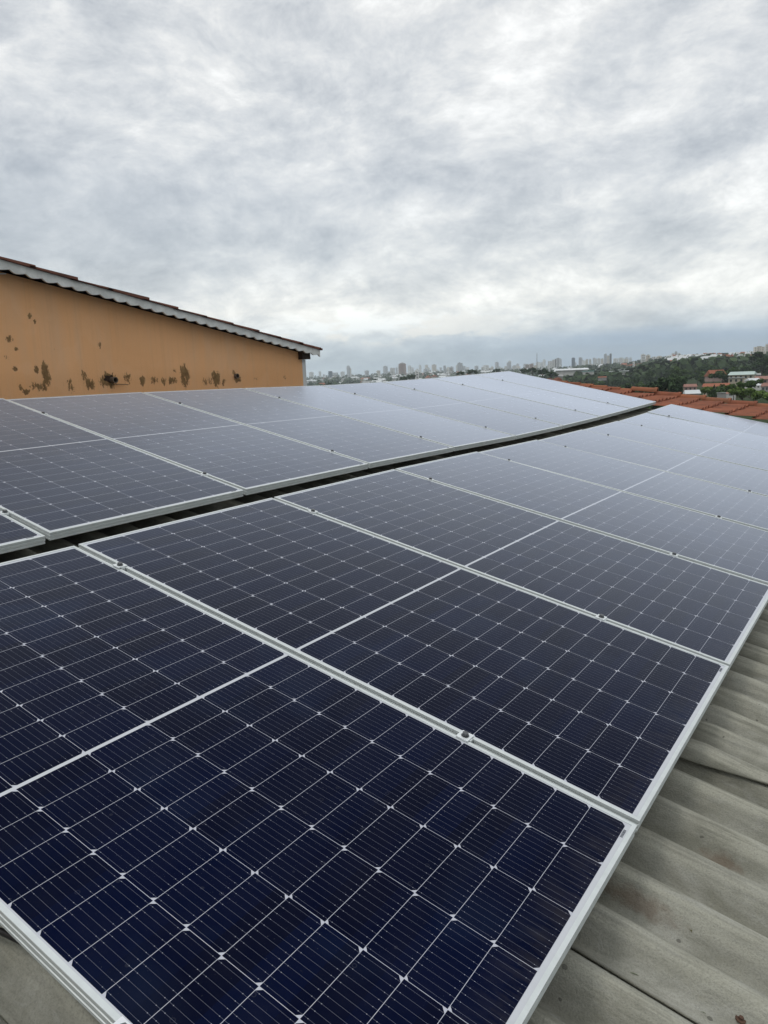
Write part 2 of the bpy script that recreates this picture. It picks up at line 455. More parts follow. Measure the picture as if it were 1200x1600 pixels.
def mat_fibrocement():
    m, t, b = new_mat("weathered_fibre_cement")
    tcn = nd(t, 'ShaderNodeTexCoord'); ob = tcn.outputs['Object']   # x = along slope, y = along ridge
    n1 = noise(t, mapping(t, ob, (.9, 2.2, 1)), 2.6, 8, .68, .5)
    base = ramp(t, n1, [(.30, (.135, .134, .104)), (.44, (.218, .214, .172)), (.56, (.285, .281, .236)), (.70, (.385, .38, .33))])
    n2 = noise(t, mapping(t, ob, (.7, 6, 1)), 3.0, 5, .65, .3)      # run-off streaks down the slope
    base = mixc(t, mth(t, 'MULTIPLY', ramp(t, n2, [(.5, 0.), (.75, 1.)]), .45), base, (.12, .115, .088))
    n4 = noise(t, mapping(t, ob, (2.5, 22, 1)), 3.0, 6, .7, .6)
    base = mixc(t, mth(t, 'MULTIPLY', ramp(t, n4, [(.52, 0.), (.72, 1.)]), .32), base, (.095, .09, .07))
    n5 = noise(t, mapping(t, ob, (3, 9, 1), (5, 3, 0)), 4.0, 6, .7, .6)
    base = mixc(t, mth(t, 'MULTIPLY', ramp(t, n5, [(.55, 0.), (.72, 1.)]), .45), base, (.36, .36, .33))
    # ochre lichen film
    n3 = noise(t, ob, 5.5, 6, .7, .5)
    base = mixc(t, mth(t, 'MULTIPLY', ramp(t, n3, [(.52, 0.), (.72, 1.)]), .28), base, (.28, .265, .19))
    # streaky cream film on worn crests, also painting in their brighter light
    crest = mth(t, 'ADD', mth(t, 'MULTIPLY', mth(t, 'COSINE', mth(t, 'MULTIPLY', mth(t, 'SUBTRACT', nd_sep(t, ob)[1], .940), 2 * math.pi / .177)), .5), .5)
    crest_film_lit = mth(t, 'MULTIPLY', ramp(t, crest, [(.62, 0.), (.96, 1.)]), ramp(t, noise(t, mapping(t, ob, (1.3, 30, 1)), 2.2, 5, .65, .3), [(.36, 0.), (.60, 1.)]))
    base = mixc(t, mth(t, 'MULTIPLY', crest_film_lit, .6), base, (.45, .44, .36))
    # black lichen specks
    vo = nd(t, 'ShaderNodeTexVoronoi'); vo.inputs['Scale'].default_value = 24; lk(t, mapping(t, ob, (.8, 1, 1)), vo.inputs['Vector'])
    spk = mth(t, 'MULTIPLY', mth(t, 'LESS_THAN', vo.outputs['Distance'], .13), mth(t, 'GREATER_THAN', noise(t, ob, 7, 3, .6), .56))
    base = mixc(t, mth(t, 'MULTIPLY', spk, .6), base, (.05, .048, .04))
    gr = noise(t, ob, 220, 2, .6)
    base = mixc(t, mth(t, 'MULTIPLY', ramp(t, gr, [(.45, 0.), (.75, 1.)]), .34), base, (.10, .10, .085))
    # rusty smears
    for (cx, cy, rx, ry) in ((2.335, 1.085, .12, .022), (2.47, 1.42, .06, .022), (2.42, 1.03, .04, .012)):
        dv = nd_sep(t, ob)
        e = mth(t, 'ADD', mth(t, 'POWER', mth(t, 'DIVIDE', mth(t, 'SUBTRACT', dv[0], cx), rx), 2.0), mth(t, 'POWER', mth(t, 'DIVIDE', mth(t, 'SUBTRACT', dv[1], cy), ry), 2.0))
        e = mth(t, 'ADD', e, mth(t, 'MULTIPLY', mth(t, 'SUBTRACT', noise(t, ob, 28, 5, .7), .5), 2.6))
        base = mixc(t, mth(t, 'MULTIPLY', ramp(t, e, [(.0, 1.), (1.1, 0.)]), .5), base, (.12, .070, .042))
    lk(t, base, b.inputs['Base Color'])
    b.inputs['Roughness'].default_value = .85
    b.inputs['IOR'].default_value = 1.35
    bn = nd(t, 'ShaderNodeBump'); bn.inputs['Strength'].default_value = .6; bn.inputs['Distance'].default_value = .004
    lk(t, mth(t, 'ADD', gr, n3), bn.inputs['Height']); lk(t, bn.outputs[0], b.inputs['Normal'])
    return m


def nd_sep(t, v):
    n = nd(t, 'ShaderNodeSeparateXYZ'); lk(t, v, n.inputs[0])
    return n.outputs


def mat_clay(name, c1=(.27, .098, .054), c2=(.17, .066, .042), dark=(.085, .045, .032), dirt=.62):
    m, t, b = new_mat(name)
    tcn = nd(t, 'ShaderNodeTexCoord'); ob = tcn.outputs['Object']
    n = noise(t, ob, 2.1, 6, .65, .3)
    c = ramp(t, n, [(.32, c2), (.6, c1), (.75, tuple(min(1, x * 1.15) for x in c1))])
    n2 = noise(t, mapping(t, ob, (1, 1, 1), (4, 9, 2)), 6.5, 6, .7, .4)
    c = mixc(t, mth(t, 'MULTIPLY', ramp(t, n2, [(.5, 0.), (.72, 1.)]), dirt), c, dark)
    lk(t, c, b.inputs['Base Color']); b.inputs['Roughness'].default_value = .9
    b.inputs['IOR'].default_value = 1.3
    return m


WALL_PATCH = [  # y, half width, z from eave-line reference, height, strength
]


def mat_orange_wall():
    """ochre paint that has peeled off in brown patches near the foot of the wall; object coordinates = world"""
    m, t, b = new_mat("peeling_ochre_paint")
    tcn = nd(t, 'ShaderNodeTexCoord'); ob = tcn.outputs['Object']
    n0 = noise(t, mapping(t, ob, (1, .8, 1.4)), 1.2, 5, .6)
    base = ramp(t, n0, [(.3, (.72, .38, .175)), (.7, (.79, .43, .21))])
    fade = noise(t, mapping(t, ob, (1, 3.5, .5)), 2.0, 5, .6)
    base = mixc(t, mth(t, 'MULTIPLY', ramp(t, fade, [(.46, 0.), (.75, 1.)]), .5), base, (.64, .41, .25))
    runs = noise(t, mapping(t, ob, (1, 14, .35), (2, 5, 1)), 2.2, 6, .65)
    base = mixc(t, mth(t, 'MULTIPLY', ramp(t, runs, [(.52, 0.), (.72, 1.)]), .22), base, (.50, .27, .13))
    pt = noise(t, ob, 3.6, 2, .4)
    base = mixc(t, mth(t, 'MULTIPLY', ramp(t, pt, [(.56, 0.), (.60, 1.)]), .12), base, (.84, .52, .30))
    s = nd_sep(t, ob)
    # where the paint has come off: patches listed by place, broken up by noise
    nz_ = mth(t, 'ADD', mth(t, 'MULTIPLY', noise(t, mapping(t, ob, (1, 1.6, .7)), 12, 6, .7, .4), .55), mth(t, 'MULTIPLY', noise(t, mapping(t, ob, (1, 1.5, .8)), 40, 8, .72, .3), .45))
    acc = None
    for (cy, cz, ry, rz, k) in PEEL:
        e = mth(t, 'ADD', mth(t, 'POWER', mth(t, 'DIVIDE', mth(t, 'SUBTRACT', s[1], cy), ry), 2.0),
                mth(t, 'POWER', mth(t, 'DIVIDE', mth(t, 'SUBTRACT', s[2], cz), rz), 2.0))
        v = mth(t, 'SUBTRACT', k, e)
        v = mth(t, 'MAXIMUM', v, -3.0)
        acc = v if acc is None else mth(t, 'MAXIMUM', acc, v)
    accc = mth(t, 'MINIMUM', mth(t, 'MAXIMUM', acc, -2.2), .9)
    msk = ramp(t, mth(t, 'ADD', nz_, mth(t, 'MULTIPLY', accc, .105)), [(.488, 0.), (.525, 1.)])
    halo = ramp(t, mth(t, 'ADD', accc, mth(t, 'MULTIPLY', mth(t, 'SUBTRACT', nz_, .5), 3.)), [(-1.0 + 1.0, 0.), (.9, 1.)])
    base = mixc(t, mth(t, 'MULTIPLY', halo, .22), base, (.36, .21, .11))
    under = ramp(t, noise(t, ob, 22, 5, .7), [(.3, (.10, .055, .025)), (.55, (.20, .12, .05)), (.8, (.30, .20, .10))])
    base = mixc(t, mth(t, 'MULTIPLY', msk, .93), base, under)
    lk(t, base, b.inputs['Base Color']); b.inputs['Roughness'].default_value = .85; b.inputs['IOR'].default_value = 1.3
    bn = nd(t, 'ShaderNodeBump'); bn.inputs['Strength'].default_value = .4; bn.inputs['Distance'].default_value = .006
    lk(t, mth(t, 'SUBTRACT', noise(t, ob, 60, 4, .6), mth(t, 'MULTIPLY', msk, .6)), bn.inputs['Height']); lk(t, bn.outputs[0], b.inputs['Normal'])
    return m


# wall plane x = WX (world); photo pixels of the patches turned into places on the wall
WX = -5.6


def on_wall(px, py, x=WX):
    r = ray(px, py); k = x / r.x
    return Vector((x, r.y * k, r.z * k + EYE))


PEEL = []
for (px, py, hw, hh, k) in ((72, 588, 7, 22, .75), (66, 604, 10, 9, .75), (52, 603, 8, 9, .4), (32, 606, 5, 6, .4), (40, 612, 6, 5, .5), (58, 578, 5, 7, .4), (110, 602, 9, 11, .45),
                            (133, 595, 7, 15, .55), (142, 600, 10, 11, .5), (169, 594, 13, 11, 1.1), (199, 590, 7, 12, .35),
                            (223, 595, 6, 8, .6), (240, 594, 9, 8, .35), (256, 596, 5, 8, .4), (270, 594, 8, 6, .7), (289, 588, 7, 17, 1.0), (272, 580, 4, 6, .3),
                            (325, 596, 10, 8, .35), (338, 592, 6, 14, .95), (349, 596, 5, 8, .3), (371, 592, 7, 6, .65), (366, 582, 4, 5, .6),
                            (46, 494, 4, 6, .3), (54, 503, 3, 5, .3), (14, 530, 7, 6, .4), (10, 560, 6, 6, .1), (445, 589, 3, 6, .3), (155, 540, 5, 7, .0), (86, 545, 4, 5, -.1), (400, 592, 6, 4, .0), (24, 576, 5, 5, .2), (25, 545, 4, 4, 0.)):
    c = on_wall(px, py)
    a = on_wall(px - hw, py); b_ = on_wall(px + hw, py); d_ = on_wall(px, py - hh); e_ = on_wall(px, py + hh)
    PEEL.append((c.y, c.z, max(.01, (b_.y - a.y) / 2), max(.01, (d_.z - e_.z) / 2), k))

M_CELL = mat_cells()
M_FRAME = mat_alu("anodised_aluminium_frame", (.58, .615, .605), .45, .25)
M_RAIL = mat_alu("mill_aluminium_rail", (.55, .56, .56), .4, .7)
M_CLAMP = mat_alu("clamp_aluminium", (.72, .75, .745), .4, .3)
M_BOLT = plain("dark_steel_bolt", (.11, .115, .12), .4, .6)
M_STICKER = plain("printed_sticker_ink", (.10, .11, .13), .6)
M_WHITEPL = plain("white_plastic_cap", (.72, .73, .75), .45)
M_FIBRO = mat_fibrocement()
M_RUST = plain("rusty_screw_cap", (.085, .045, .028), .9, 0, .3, 60)
M_CABLE = plain("black_cable_sheath", (.012, .012, .013), .45)
M_LEAF = plain("fallen_green_leaf", (.085, .12, .036), .6, 0, .3, 40)
M_LEAFD = plain("fallen_dry_leaf", (.10, .09, .04), .7, 0, .3, 40)
M_CLAY = mat_clay("orange_clay_tile")
M_CLAYCAP = mat_clay("lichened_clay_cap", (.33, .12, .06), (.21, .095, .055), (.10, .075, .05), .6)
M_CLAYOLD = mat_clay("dark_old_clay_tile", (.20, .085, .058), (.13, .060, .044), (.05, .036, .03), .6)
M_WALL = mat_orange_wall()
M_FASCIA = plain("aged_white_fascia", (.66, .66, .62), .8, 0, .2, 9)
M_WHITEWALL = plain("white_painted_render", (.62, .63, .62), .85, 0, .08, 4)
M_DARKWOOD = plain("dark_rafter_wood", (.035, .022, .015), .85, 0, .3, 12)
M_BORE_SHADE = plain("painted_bore_shade", (.01, .009, .008), .9)
M_PIPE = plain("old_pvc_pipe", (.13, .10, .075), .7)
M_GREYWALL = plain("rough_render_wall", (.38, .35, .30), .9, 0, .15, 3)

# ------------------------------------------------------------------ the solar panels
DEPTH = .035
GLASS = -.0016


def panel_frame_bm():
    bm = bmesh.new()
    prof = [(.011, GLASS - .004), (.011, 0), (.0006, 0), (0, -.0006), (0, -.0085), (.0022, -.0095), (.0022, -.0125), (0, -.0135), (0, -.0235), (.0022, -.0245),
            (.0022, -.0275), (0, -.0285), (0, -DEPTH), (.028, -DEPTH), (.028, -DEPTH + .002), (.0035, -DEPTH + .002)]
    rings = []
    for d, z in prof:
        rings.append([bm.verts.new(p) for p in ((d, d, z), (L - d, d, z), (L - d, W - d, z), (d, W - d, z))])
    for a, b2 in zip(rings, rings[1:]):
        for i in range(4):
            j = (i + 1) % 4
            bm.faces.new([a[i], a[j], b2[j], b2[i]])
    bmesh.ops.recalc_face_normals(bm, faces=bm.faces)
    return bm


def make_panel():
    root = empty('solar_panel')
    link('aluminium_frame', panel_frame_bm(), M_FRAME, root)
    bm = bmesh.new(); box(bm, .0105, .0105, GLASS - .005, L - .0105, W - .0105, GLASS)
    link('cell_sheet', bm, M_CELL, root)
    # the small printed serial strip on the white margin at the low end
    bm = bmesh.new()
    y = W - .040
    rr = random.Random(3)
    while y > W - .072:
        w_ = rr.choice((.0012, .002, .003))
        box(bm, L - .0215, y - w_, GLASS + .0001, L - .0150, y, GLASS + .0005)
        y -= w_ + rr.choice((.001, .0016))
    link('serial_strip', bm, M_STICKER, root)
    return root


ORD = ['first', 'second', 'third', 'fourth', 'fifth', 'sixth', 'seventh', 'eighth', 'ninth']


def panel_matrix(row, k):
    u0, u1 = k * P, k * P + W
    o = rowpt(row, u0, 0); oe = rowpt(row, u0, 1); p = rowpt(row, u1, 0); pe = rowpt(row, u1, 1)
    return frame_at(o, (oe - o) + (pe - p), (p - o) + (pe - oe))


proto = None
for row in (1, 2):
    for k in range(9):
        m4 = panel_matrix(row, k)
        if proto is None:
            proto = make_panel(); o = proto; o.matrix_world = m4
        else:
            o = dup(proto, matrix=m4)
        if row == 1:
            lab = ("nearest dark solar panel of the lower row, beside the bare corrugated roof" if k == 0 else
                   "farthest pale reflecting solar panel of the lower row, beside the orange tiled roof" if k == 8 else
                   "%s solar panel from the near end of the lower row beside the bare roof" % ORD[k])
            tag(o, lab, 'solar panel', 'solar panels of the lower row')
        else:
            lab = ("cut-off solar panel at the near end of the upper row beyond the dark gap" if k == 0 else
                   "farthest pale solar panel of the upper row, highest against the skyline" if k == 8 else
                   "%s solar panel from the near end of the upper row below the ochre wall" % ORD[k])
            tag(o, lab, 'solar panel', 'solar panels of the upper row')


def make_clamp(w_):
    """mid clamp: plate bridging two frames, hex bolt in the middle; x along the module"""
    root = empty('panel_clamp')
    bm = bmesh.new()
    box(bm, -.018, -w_ / 2, .0, .018, w_ / 2, .004)
    box(bm, -.022, -.0075, -.022, .022, .0075, -.0002)
    link('clamp_plate', bm, M_CLAMP, root)
    bm = bmesh.new()
    prism(bm, [(.0095 * math.cos(i * math.pi / 3), .0095 * math.sin(i * math.pi / 3)) for i in range(6)], .0056, .0135)
    prism(bm, [(.0115 * math.cos(i * math.pi / 8), .0115 * math.sin(i * math.pi / 8)) for i in range(16)], .0041, .0055)
    link('hex_bolt', bm, M_BOLT, root)
    return root


CL = {1: (.119, .782), 2: (.137, .802)}      # fractions down the slope (row 2 measured from its low end)
CL[2] = (1 - .802, 1 - .137)
cproto = None
for row in (1, 2):
    for k in range(1, 9):
        for e, fr in enumerate(CL[row]):
            u = k * P - .01
            o_ = rowpt(row, u, fr)
            m4 = frame_at(o_, rowpt(row, u, min(1, fr + .1)) - rowpt(row, u, fr - .1), rowpt(row, u + .25, fr) - rowpt(row, u - .25, fr))
            m4 = m4 @ Matrix.Translation((0, 0, .0006))
            if cproto is None:
                cproto = make_clamp(.040); o = cproto; o.matrix_world = m4
            else:
                o = dup(cproto, matrix=m4)
            tag(o, "bolted clamp between the %s and %s panels of the %s row, at its %s end" % (
                ORD[k - 1], ORD[k], ('lower', 'upper')[row - 1], ('higher', 'lower')[e]), 'clamp', 'bolted clamps holding the solar panels')
# end clamp and its white cap on the free long side of the nearest panel
o_ = rowpt(1, 0, .7815)
m4 = frame_at(o_, rowpt(1, 0, .9) - rowpt(1, 0, .6), rowpt(1, .3, .77) - rowpt(1, 0, .77))
ec = empty('end_clamp', matrix=m4)
bm = bmesh.new()
box(bm, -.02, -.012, .0006, .02, .0095, .0046); box(bm, -.02, -.016, -.034, .02, -.0122, .0046)
link('clamp_plate', bm, M_WHITEPL, ec)
bm = bmesh.new()
prism(bm, [(.0075 * math.cos(i * math.pi / 3), -.004 + .0075 * math.sin(i * math.pi / 3)) for i in range(6)], .0047, .011)
link('hex_bolt', bm, M_BOLT, ec)
tag(ec, "white end clamp on the free edge of the nearest solar panel", 'clamp')

# rails under the rows: follow the sag of the roof
for row in (1, 2):
    for e, fr in enumerate(CL[row]):
        bm = bmesh.new()
        n = 60
        prev = None
        for i in range(n + 1):
            u = -.12 + (P * 9 + .22) * i / n
            c = rowpt(row, min(max(u, 0), P * 9 - .02), fr)
            c += pl2w(u, 0, 0) - pl2w(min(max(u, 0), P * 9 - .02), 0, 0)
            sx = (pl2w(u, 1, 0) - pl2w(u, 0, 0)).normalized(); nz = -(pl2w(u, 0, 1) - pl2w(u, 0, 0)).normalized()
            ring = [bm.verts.new(c + sx * a + nz * b2) for a, b2 in ((-.02, -.0362), (.02, -.0362), (.02, -.0762), (-.02, -.0762))]
            if prev:
                for q in range(4):
                    bm.faces.new([prev[q], prev[(q + 1) % 4], ring[(q + 1) % 4], ring[q]])
            else:
                bm.faces.new(ring)
            prev = ring
        bm.faces.new(prev[::-1])
        bmesh.ops.recalc_face_normals(bm, faces=bm.faces)
        rl = link('mounting_rail', bm, M_RAIL)
        tag(rl, "aluminium rail under the %s row, carrying the %s ends of its panels" % (('lower', 'upper')[row - 1], ('higher', 'lower')[e]), 'rail', 'mounting rails under the solar panels')

# ------------------------------------------------------------------ the roof they stand on: corrugated sheets
ROOF = .118                                   # depth of the crests under the panel tops
house = empty('corrugated_roof_house', loc=pl2w(0, 0, .6))
tag(house, "house under the panels with weathered grey corrugated fibre cement roof", 'house')
HINV = house.matrix_basis.inverted()
RM = Matrix.Identity(4)                        # roof frame: x down the slope, y along the ridge
rm = frame_at(pl2w(0, 0, 0), pl2w(0, 1, 0) - pl2w(0, 0, 0), pl2w(1, 0, 0) - pl2w(0, 0, 0))
PITCH, AMP = .177, .035
S_TOP, S_EAVE = -2.86, L + 1.45


def sheet_bm(u_lap, k):
    """one sheet: five and a half waves, laid over its nearer neighbour; roof coordinates"""
    bm = bmesh.new()
    rr = random.Random(k * 13 + 5)
    u0, u1 = u_lap, min(u_lap + .885 + .085, 10.41)
    nu, ns = 66, 14
    lift0 = .032 if k == 2 else .017 if k == 1 else .008 + rr.uniform(0, .004)
    grid = []
    for j in range(ns + 1):
        s = S_TOP + (S_EAVE - S_TOP) * j / ns
        line = []
        for i in range(nu + 1):
            ue = u0 + (max(0., min(.1, .037 + .22 * (s - 2.26))) if (k == 2 and s > 1.9) else 0)
            u = ue + (u1 - ue) * i / nu
            wv = AMP * math.cos(2 * math.pi * (u - .957) / PITCH)
            lap = lift0 * max(0, 1 - (u - ue) / (.4 if k == 2 else .12))
            z = -(ROOF + roof_off(u)) - AMP + wv + lap + .0025 * math.sin(s * 2.1 + k) - .0012 * k % .003
            line.append((s, u, z))
        grid.append(line)
    th = .007
    top = [[bm.verts.new(p) for p in l_] for l_ in grid]
    bot = [[bm.verts.new((p[0], p[1], p[2] - th)) for p in l_] for l_ in grid]
    for j in range(ns):
        for i in range(nu):
            bm.faces.new([top[j][i], top[j + 1][i], top[j + 1][i + 1], top[j][i + 1]])
            bm.faces.new([bot[j][i], bot[j][i + 1], bot[j + 1][i + 1], bot[j + 1][i]])
    for i in range(nu):
        bm.faces.new([top[0][i], top[0][i + 1], bot[0][i + 1], bot[0][i]])
        bm.faces.new([top[ns][i + 1], top[ns][i], bot[ns][i], bot[ns][i + 1]])
    for j in range(ns):
        bm.faces.new([top[j + 1][0], top[j][0], bot[j][0], bot[j + 1][0]])
        bm.faces.new([top[j][nu], top[j + 1][nu], bot[j + 1][nu], bot[j][nu]])
    return bm


for k in range(-3, 12):
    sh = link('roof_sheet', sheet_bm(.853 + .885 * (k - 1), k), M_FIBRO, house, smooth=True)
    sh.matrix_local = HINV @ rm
    if k in (1, 2):
        sh['label'] = "grey corrugated sheet with rusty smears and dark lichen" if k == 1 else "greenish grey corrugated sheet with a dark lap edge"


def on_roof(u, s, up=0.0):
    wv = AMP * math.cos(2 * math.pi * (u - .957) / PITCH)
    return pl2w(u, s, ROOF + roof_off(u) + AMP - wv - up)


# walls under it
bm = bmesh.new()
pts = []
for s in (S_TOP + .3, S_EAVE - .35):
    for u in (-2.2, 11.0):
        p = pl2w(u, s, .32)
        pts.append(p)
a, b_, c, d_ = pts
lo = [bm.verts.new((q.x, q.y, 0)) for q in (a, c, d_, b_)]
hi = [bm.verts.new(q) for q in (a, c, d_, b_)]
bm.faces.new(lo[::-1]); bm.faces.new(hi)
for i in range(4):
    bm.faces.new([lo[i], lo[(i + 1) % 4], hi[(i + 1) % 4], hi[i]])
bmesh.ops.recalc_face_normals(bm, faces=bm.faces)
hw = link('wall', bm, M_GREYWALL, house)
hw.matrix_local = HINV
# one rusty roofing screw on the crest near the eave
bm = bmesh.new()
prism(bm, [(.0105 * math.cos(i * math.pi / 6), .0105 * math.sin(i * math.pi / 6)) for i in range(12)], 0, .003)
prism(bm, [(.005 * math.cos(i * math.pi / 3), .005 * math.sin(i * math.pi / 3)) for i in range(6)], .0031, .008)
sc_ = link('roof_screw', bm, M_RUST, house)
sc_.matrix_local = HINV @ frame_at(on_roof(.905, 2.603, .009), pl2w(0, 1, 0) - pl2w(0, 0, 0), pl2w(1, 0, 0) - pl2w(0, 0, 0))


def leaf(px, py, size, ang, mat, lab):
    # drop the view ray on the roof
    r = ray(px, py); best = None
    for i in range(4000):
        d_ = 1.0 + i * .0008
        p = Vector((0, 0, EYE)) + r * d_
        q = Mrot.transposed() @ (p - Vector((0, 0, EYE))) + Tcam
        wv = AMP * math.cos(2 * math.pi * (q.x - .957) / PITCH)
        if q.z > ROOF + roof_off(q.x) + AMP - wv:
            best = q; break
    bm = bmesh.new()
    n = 8
    L_, R_, Mid = [], [], []
    for i in range(n + 1):
        f = i / n
        w_ = size * .22 * math.sin(math.pi * min(1, f * 1.02)) ** .8
        zc = size * .10 * math.sin(f * 3.0)
        L_.append(bm.verts.new((f * size, w_, zc + w_ * .5))); Mid.append(bm.verts.new((f * size, 0, zc))); R_.append(bm.verts.new((f * size, -w_, zc + w_ * .5)))
    for i in range(n):
        bm.faces.new([Mid[i], Mid[i + 1], L_[i + 1], L_[i]]); bm.faces.new([R_[i], R_[i + 1], Mid[i + 1], Mid[i]])
    tube(bm, [(size * .98, 0, size * .02), (size * 1.35, size * .06, size * .05)], size * .015, 5)
    bmesh.ops.remove_doubles(bm, verts=bm.verts, dist=size * .001)
    o = link('fallen_leaf', bm, mat)
    base = frame_at(pl2w(best.x, best.y, best.z - .004), pl2w(0, 1, 0) - pl2w(0, 0, 0), pl2w(1, 0, 0) - pl2w(0, 0, 0))
    o.matrix_world = base @ Matrix.Rotation(ang, 4, 'Z')
    tag(o, lab, 'leaf', 'small leaves fallen on the corrugated roof')


leaf(976, 1518, .042, .25, M_LEAF, "larger green leaf lying along the dark sheet lap of the roof")
leaf(1087, 1578, .030, .1, M_LEAF, "smaller green leaf lying lower down the dark sheet lap")
leaf(1080, 1459, .013, 2.2, M_LEAFD, "tiny dark leaf scrap on a roof crest above the lap")

# black cable leaving the array at the near edge
bm = bmesh.new()
cp = []
for (px, py, zd) in ((-160, 1432, .125), (-70, 1440, .12), (-20, 1449, .115), (3, 1456, .105), (20, 1464, .095), (34, 1471, .085), (60, 1482, .07), (110, 1500, .06)):
    r_ = ray(px, py); n_ = pl2w(0, 0, 1) - pl2w(0, 0, 0)
    k_ = (zd - Tcam.z) / r_.dot(n_)
    cp.append(Vector((0, 0, EYE)) + r_ * k_)
tube(bm, cp, .0065, 8)
cb = link('black_cable', bm, M_CABLE, smooth=True)
tag(cb, "black cable coming out from under the nearest solar panel onto the roof", 'cable')

# ------------------------------------------------------------------ clay tiled roof beyond the far end of the array
th_ = empty('tiled_roof_house', loc=pl2w(12.0, 0, .8))
tag(th_, "low house with orange clay tile roof just beyond the far end of the solar panels", 'house')
TINV = th_.matrix_basis.inverted()
US, UE = 10.42, 12.02
S_RIDGE, S_END = -2.42, 3.4
EXP = .345


def tile_off(s):
    return .075 - .083 * s


def tile_pt(u, s, up=0.0):
    if s >= S_RIDGE:
        return pl2w(u, s, tile_off(s) - up)
    # far slope of the little gable falls the other way
    return pl2w(u, s, tile_off(S_RIDGE) + (S_RIDGE - s) * .42 - up)


def tile_slope(s0, s1, name, mat, prog):
    bm = bmesh.new()
    ncourse = int(abs(s1 - s0) / EXP) + 1
    sg = 1 if s1 > s0 else -1
    rr = random.Random(21)
    nu = 72
    for c in range(ncourse):
        sa = s0 + sg * c * EXP; sb = sa + sg * (EXP + .05)
        jig = [rr.uniform(-.014, .014) for _ in range(8)]
        dz = [rr.uniform(-.004, .004) for _ in range(8)]
        rows = []
        for j, (s, lift) in enumerate(((sa, .0), ((sa + sb) / 2, .018), (sb, .036), (sb, .004))):
            line = []
            for i in range(nu + 1):
                u = US + (UE - US) * i / nu
                col = int((u - US) / .205) % 8
                ph = ((u - US) / .205) % 1.0
                prof = .024 * (math.sin(math.pi * min(1, ph / .58)) if ph < .58 else -.35 * math.sin(math.pi * (ph - .58) / .42))
                sj = s + sg * jig[col] * (1 if j >= 2 else 0)
                line.append(bm.verts.new(tile_pt(u, sj, prof + lift + dz[col])))
            rows.append(line)
        for a_, b2 in zip(rows, rows[1:]):
            for i in range(nu):
                bm.faces.new([a_[i], b2[i], b2[i + 1], a_[i + 1]])
    bmesh.ops.recalc_face_normals(bm, faces=bm.faces)
    o = link(name, bm, mat, th_)
    o.matrix_local = TINV
    return o


tile_slope(S_RIDGE, S_END, 'tile_roof', M_CLAY, True)
tile_slope(S_RIDGE, S_RIDGE - 1.6, 'tile_roof', M_CLAYOLD, True)


def cap_bm(p0, p1, r0, r1, n=10):
    """one half-round cap tile from p0 to p1, wider at p1"""
    bm = bmesh.new()
    ax = (p1 - p0); ln = ax.length; ax = ax.normalized()
    up = Vector((0, 0, 1)); x = ax.cross(up).normalized(); up = x.cross(ax)
    def ring(p, r, th):
        return [bm.verts.new(p + x * math.cos(math.pi * i / n) * r + up * (math.sin(math.pi * i / n) * r - th)) for i in range(n + 1)]
    segs = [(0, r0), (.7, r0 + (r1 - r0) * .7), (.86, r1), (.9, r1 * 1.13), (1.0, r1 * 1.15)]
    o = [ring(p0 + ax * ln * f, r, 0) for f, r in segs]
    i_ = [ring(p0 + ax * ln * f, r - .014, 0) for f, r in segs]
    for a_, b2 in zip(o, o[1:]):
        for i in range(n):
            bm.faces.new([a_[i], a_[i + 1], b2[i + 1], b2[i]])
    for a_, b2 in zip(i_, i_[1:]):
        for i in range(n):
            bm.faces.new([a_[i + 1], a_[i], b2[i], b2[i + 1]])
    for a_, b2 in ((o[0], i_[0]), (i_[-1], o[-1])):
        for i in range(n):
            bm.faces.new([a_[i + 1], a_[i], b2[i], b2[i + 1]])
    for q in (0, n):
        for k in range(len(segs) - 1):
            bm.faces.new([o[k][q], o[k + 1][q], i_[k + 1][q], i_[k][q]])
    bmesh.ops.recalc_face_normals(bm, faces=bm.faces)
    return bm


# verge caps along the far edge
s = S_RIDGE + .05
k = 0
while s < S_END - .3:
    ln = .40 if s > -1.1 else .26
    rr_ = R.uniform(-.012, .012)
    lift = .022 if s > -1.1 else .012
    p0 = tile_pt(UE - .02 + rr_, s, lift); p1 = tile_pt(UE - .02 - rr_, s + ln, lift + .016)
    cp_ = link('verge_cap', cap_bm(p1, p0, .052, .048) if s <= -1.1 else cap_bm(p0, p1, .060, .066), M_CLAYCAP if (k % 3 != 1) else M_CLAY, th_, smooth=False)
    cp_.matrix_local = TINV
    if abs(s - (-.93)) < .18:
        cp_.matrix_local = TINV @ Matrix.Translation((0, 0, .03))
    s += ln - .035; k += 1
# ridge cap seen end on at the little gable
u = US
while u < UE + .02:
    cp_ = link('ridge_cap', cap_bm(tile_pt(u, S_RIDGE, -.02), tile_pt(u + .42, S_RIDGE, -.005), .075, .085), M_CLAYOLD, th_)
    cp_.matrix_local = TINV
    u += .38
bm = bmesh.new()
q = [pl2w(US + .25, S_RIDGE - 1.4, .9), pl2w(US + .25, S_END - .4, .35), pl2w(UE - .15, S_END - .4, .35), pl2w(UE - .15, S_RIDGE - 1.4, .9)]
lo = [bm.verts.new((v.x, v.y, 0)) for v in q]; hi = [bm.verts.new(v) for v in q]
bm.faces.new(lo[::-1]); bm.faces.new(hi)
for i in range(4):
    bm.faces.new([lo[i], lo[(i + 1) % 4], hi[(i + 1) % 4], hi[i]])
bmesh.ops.recalc_face_normals(bm, faces=bm.faces)
o = link('wall', bm, M_GREYWALL, th_); o.matrix_local = TINV

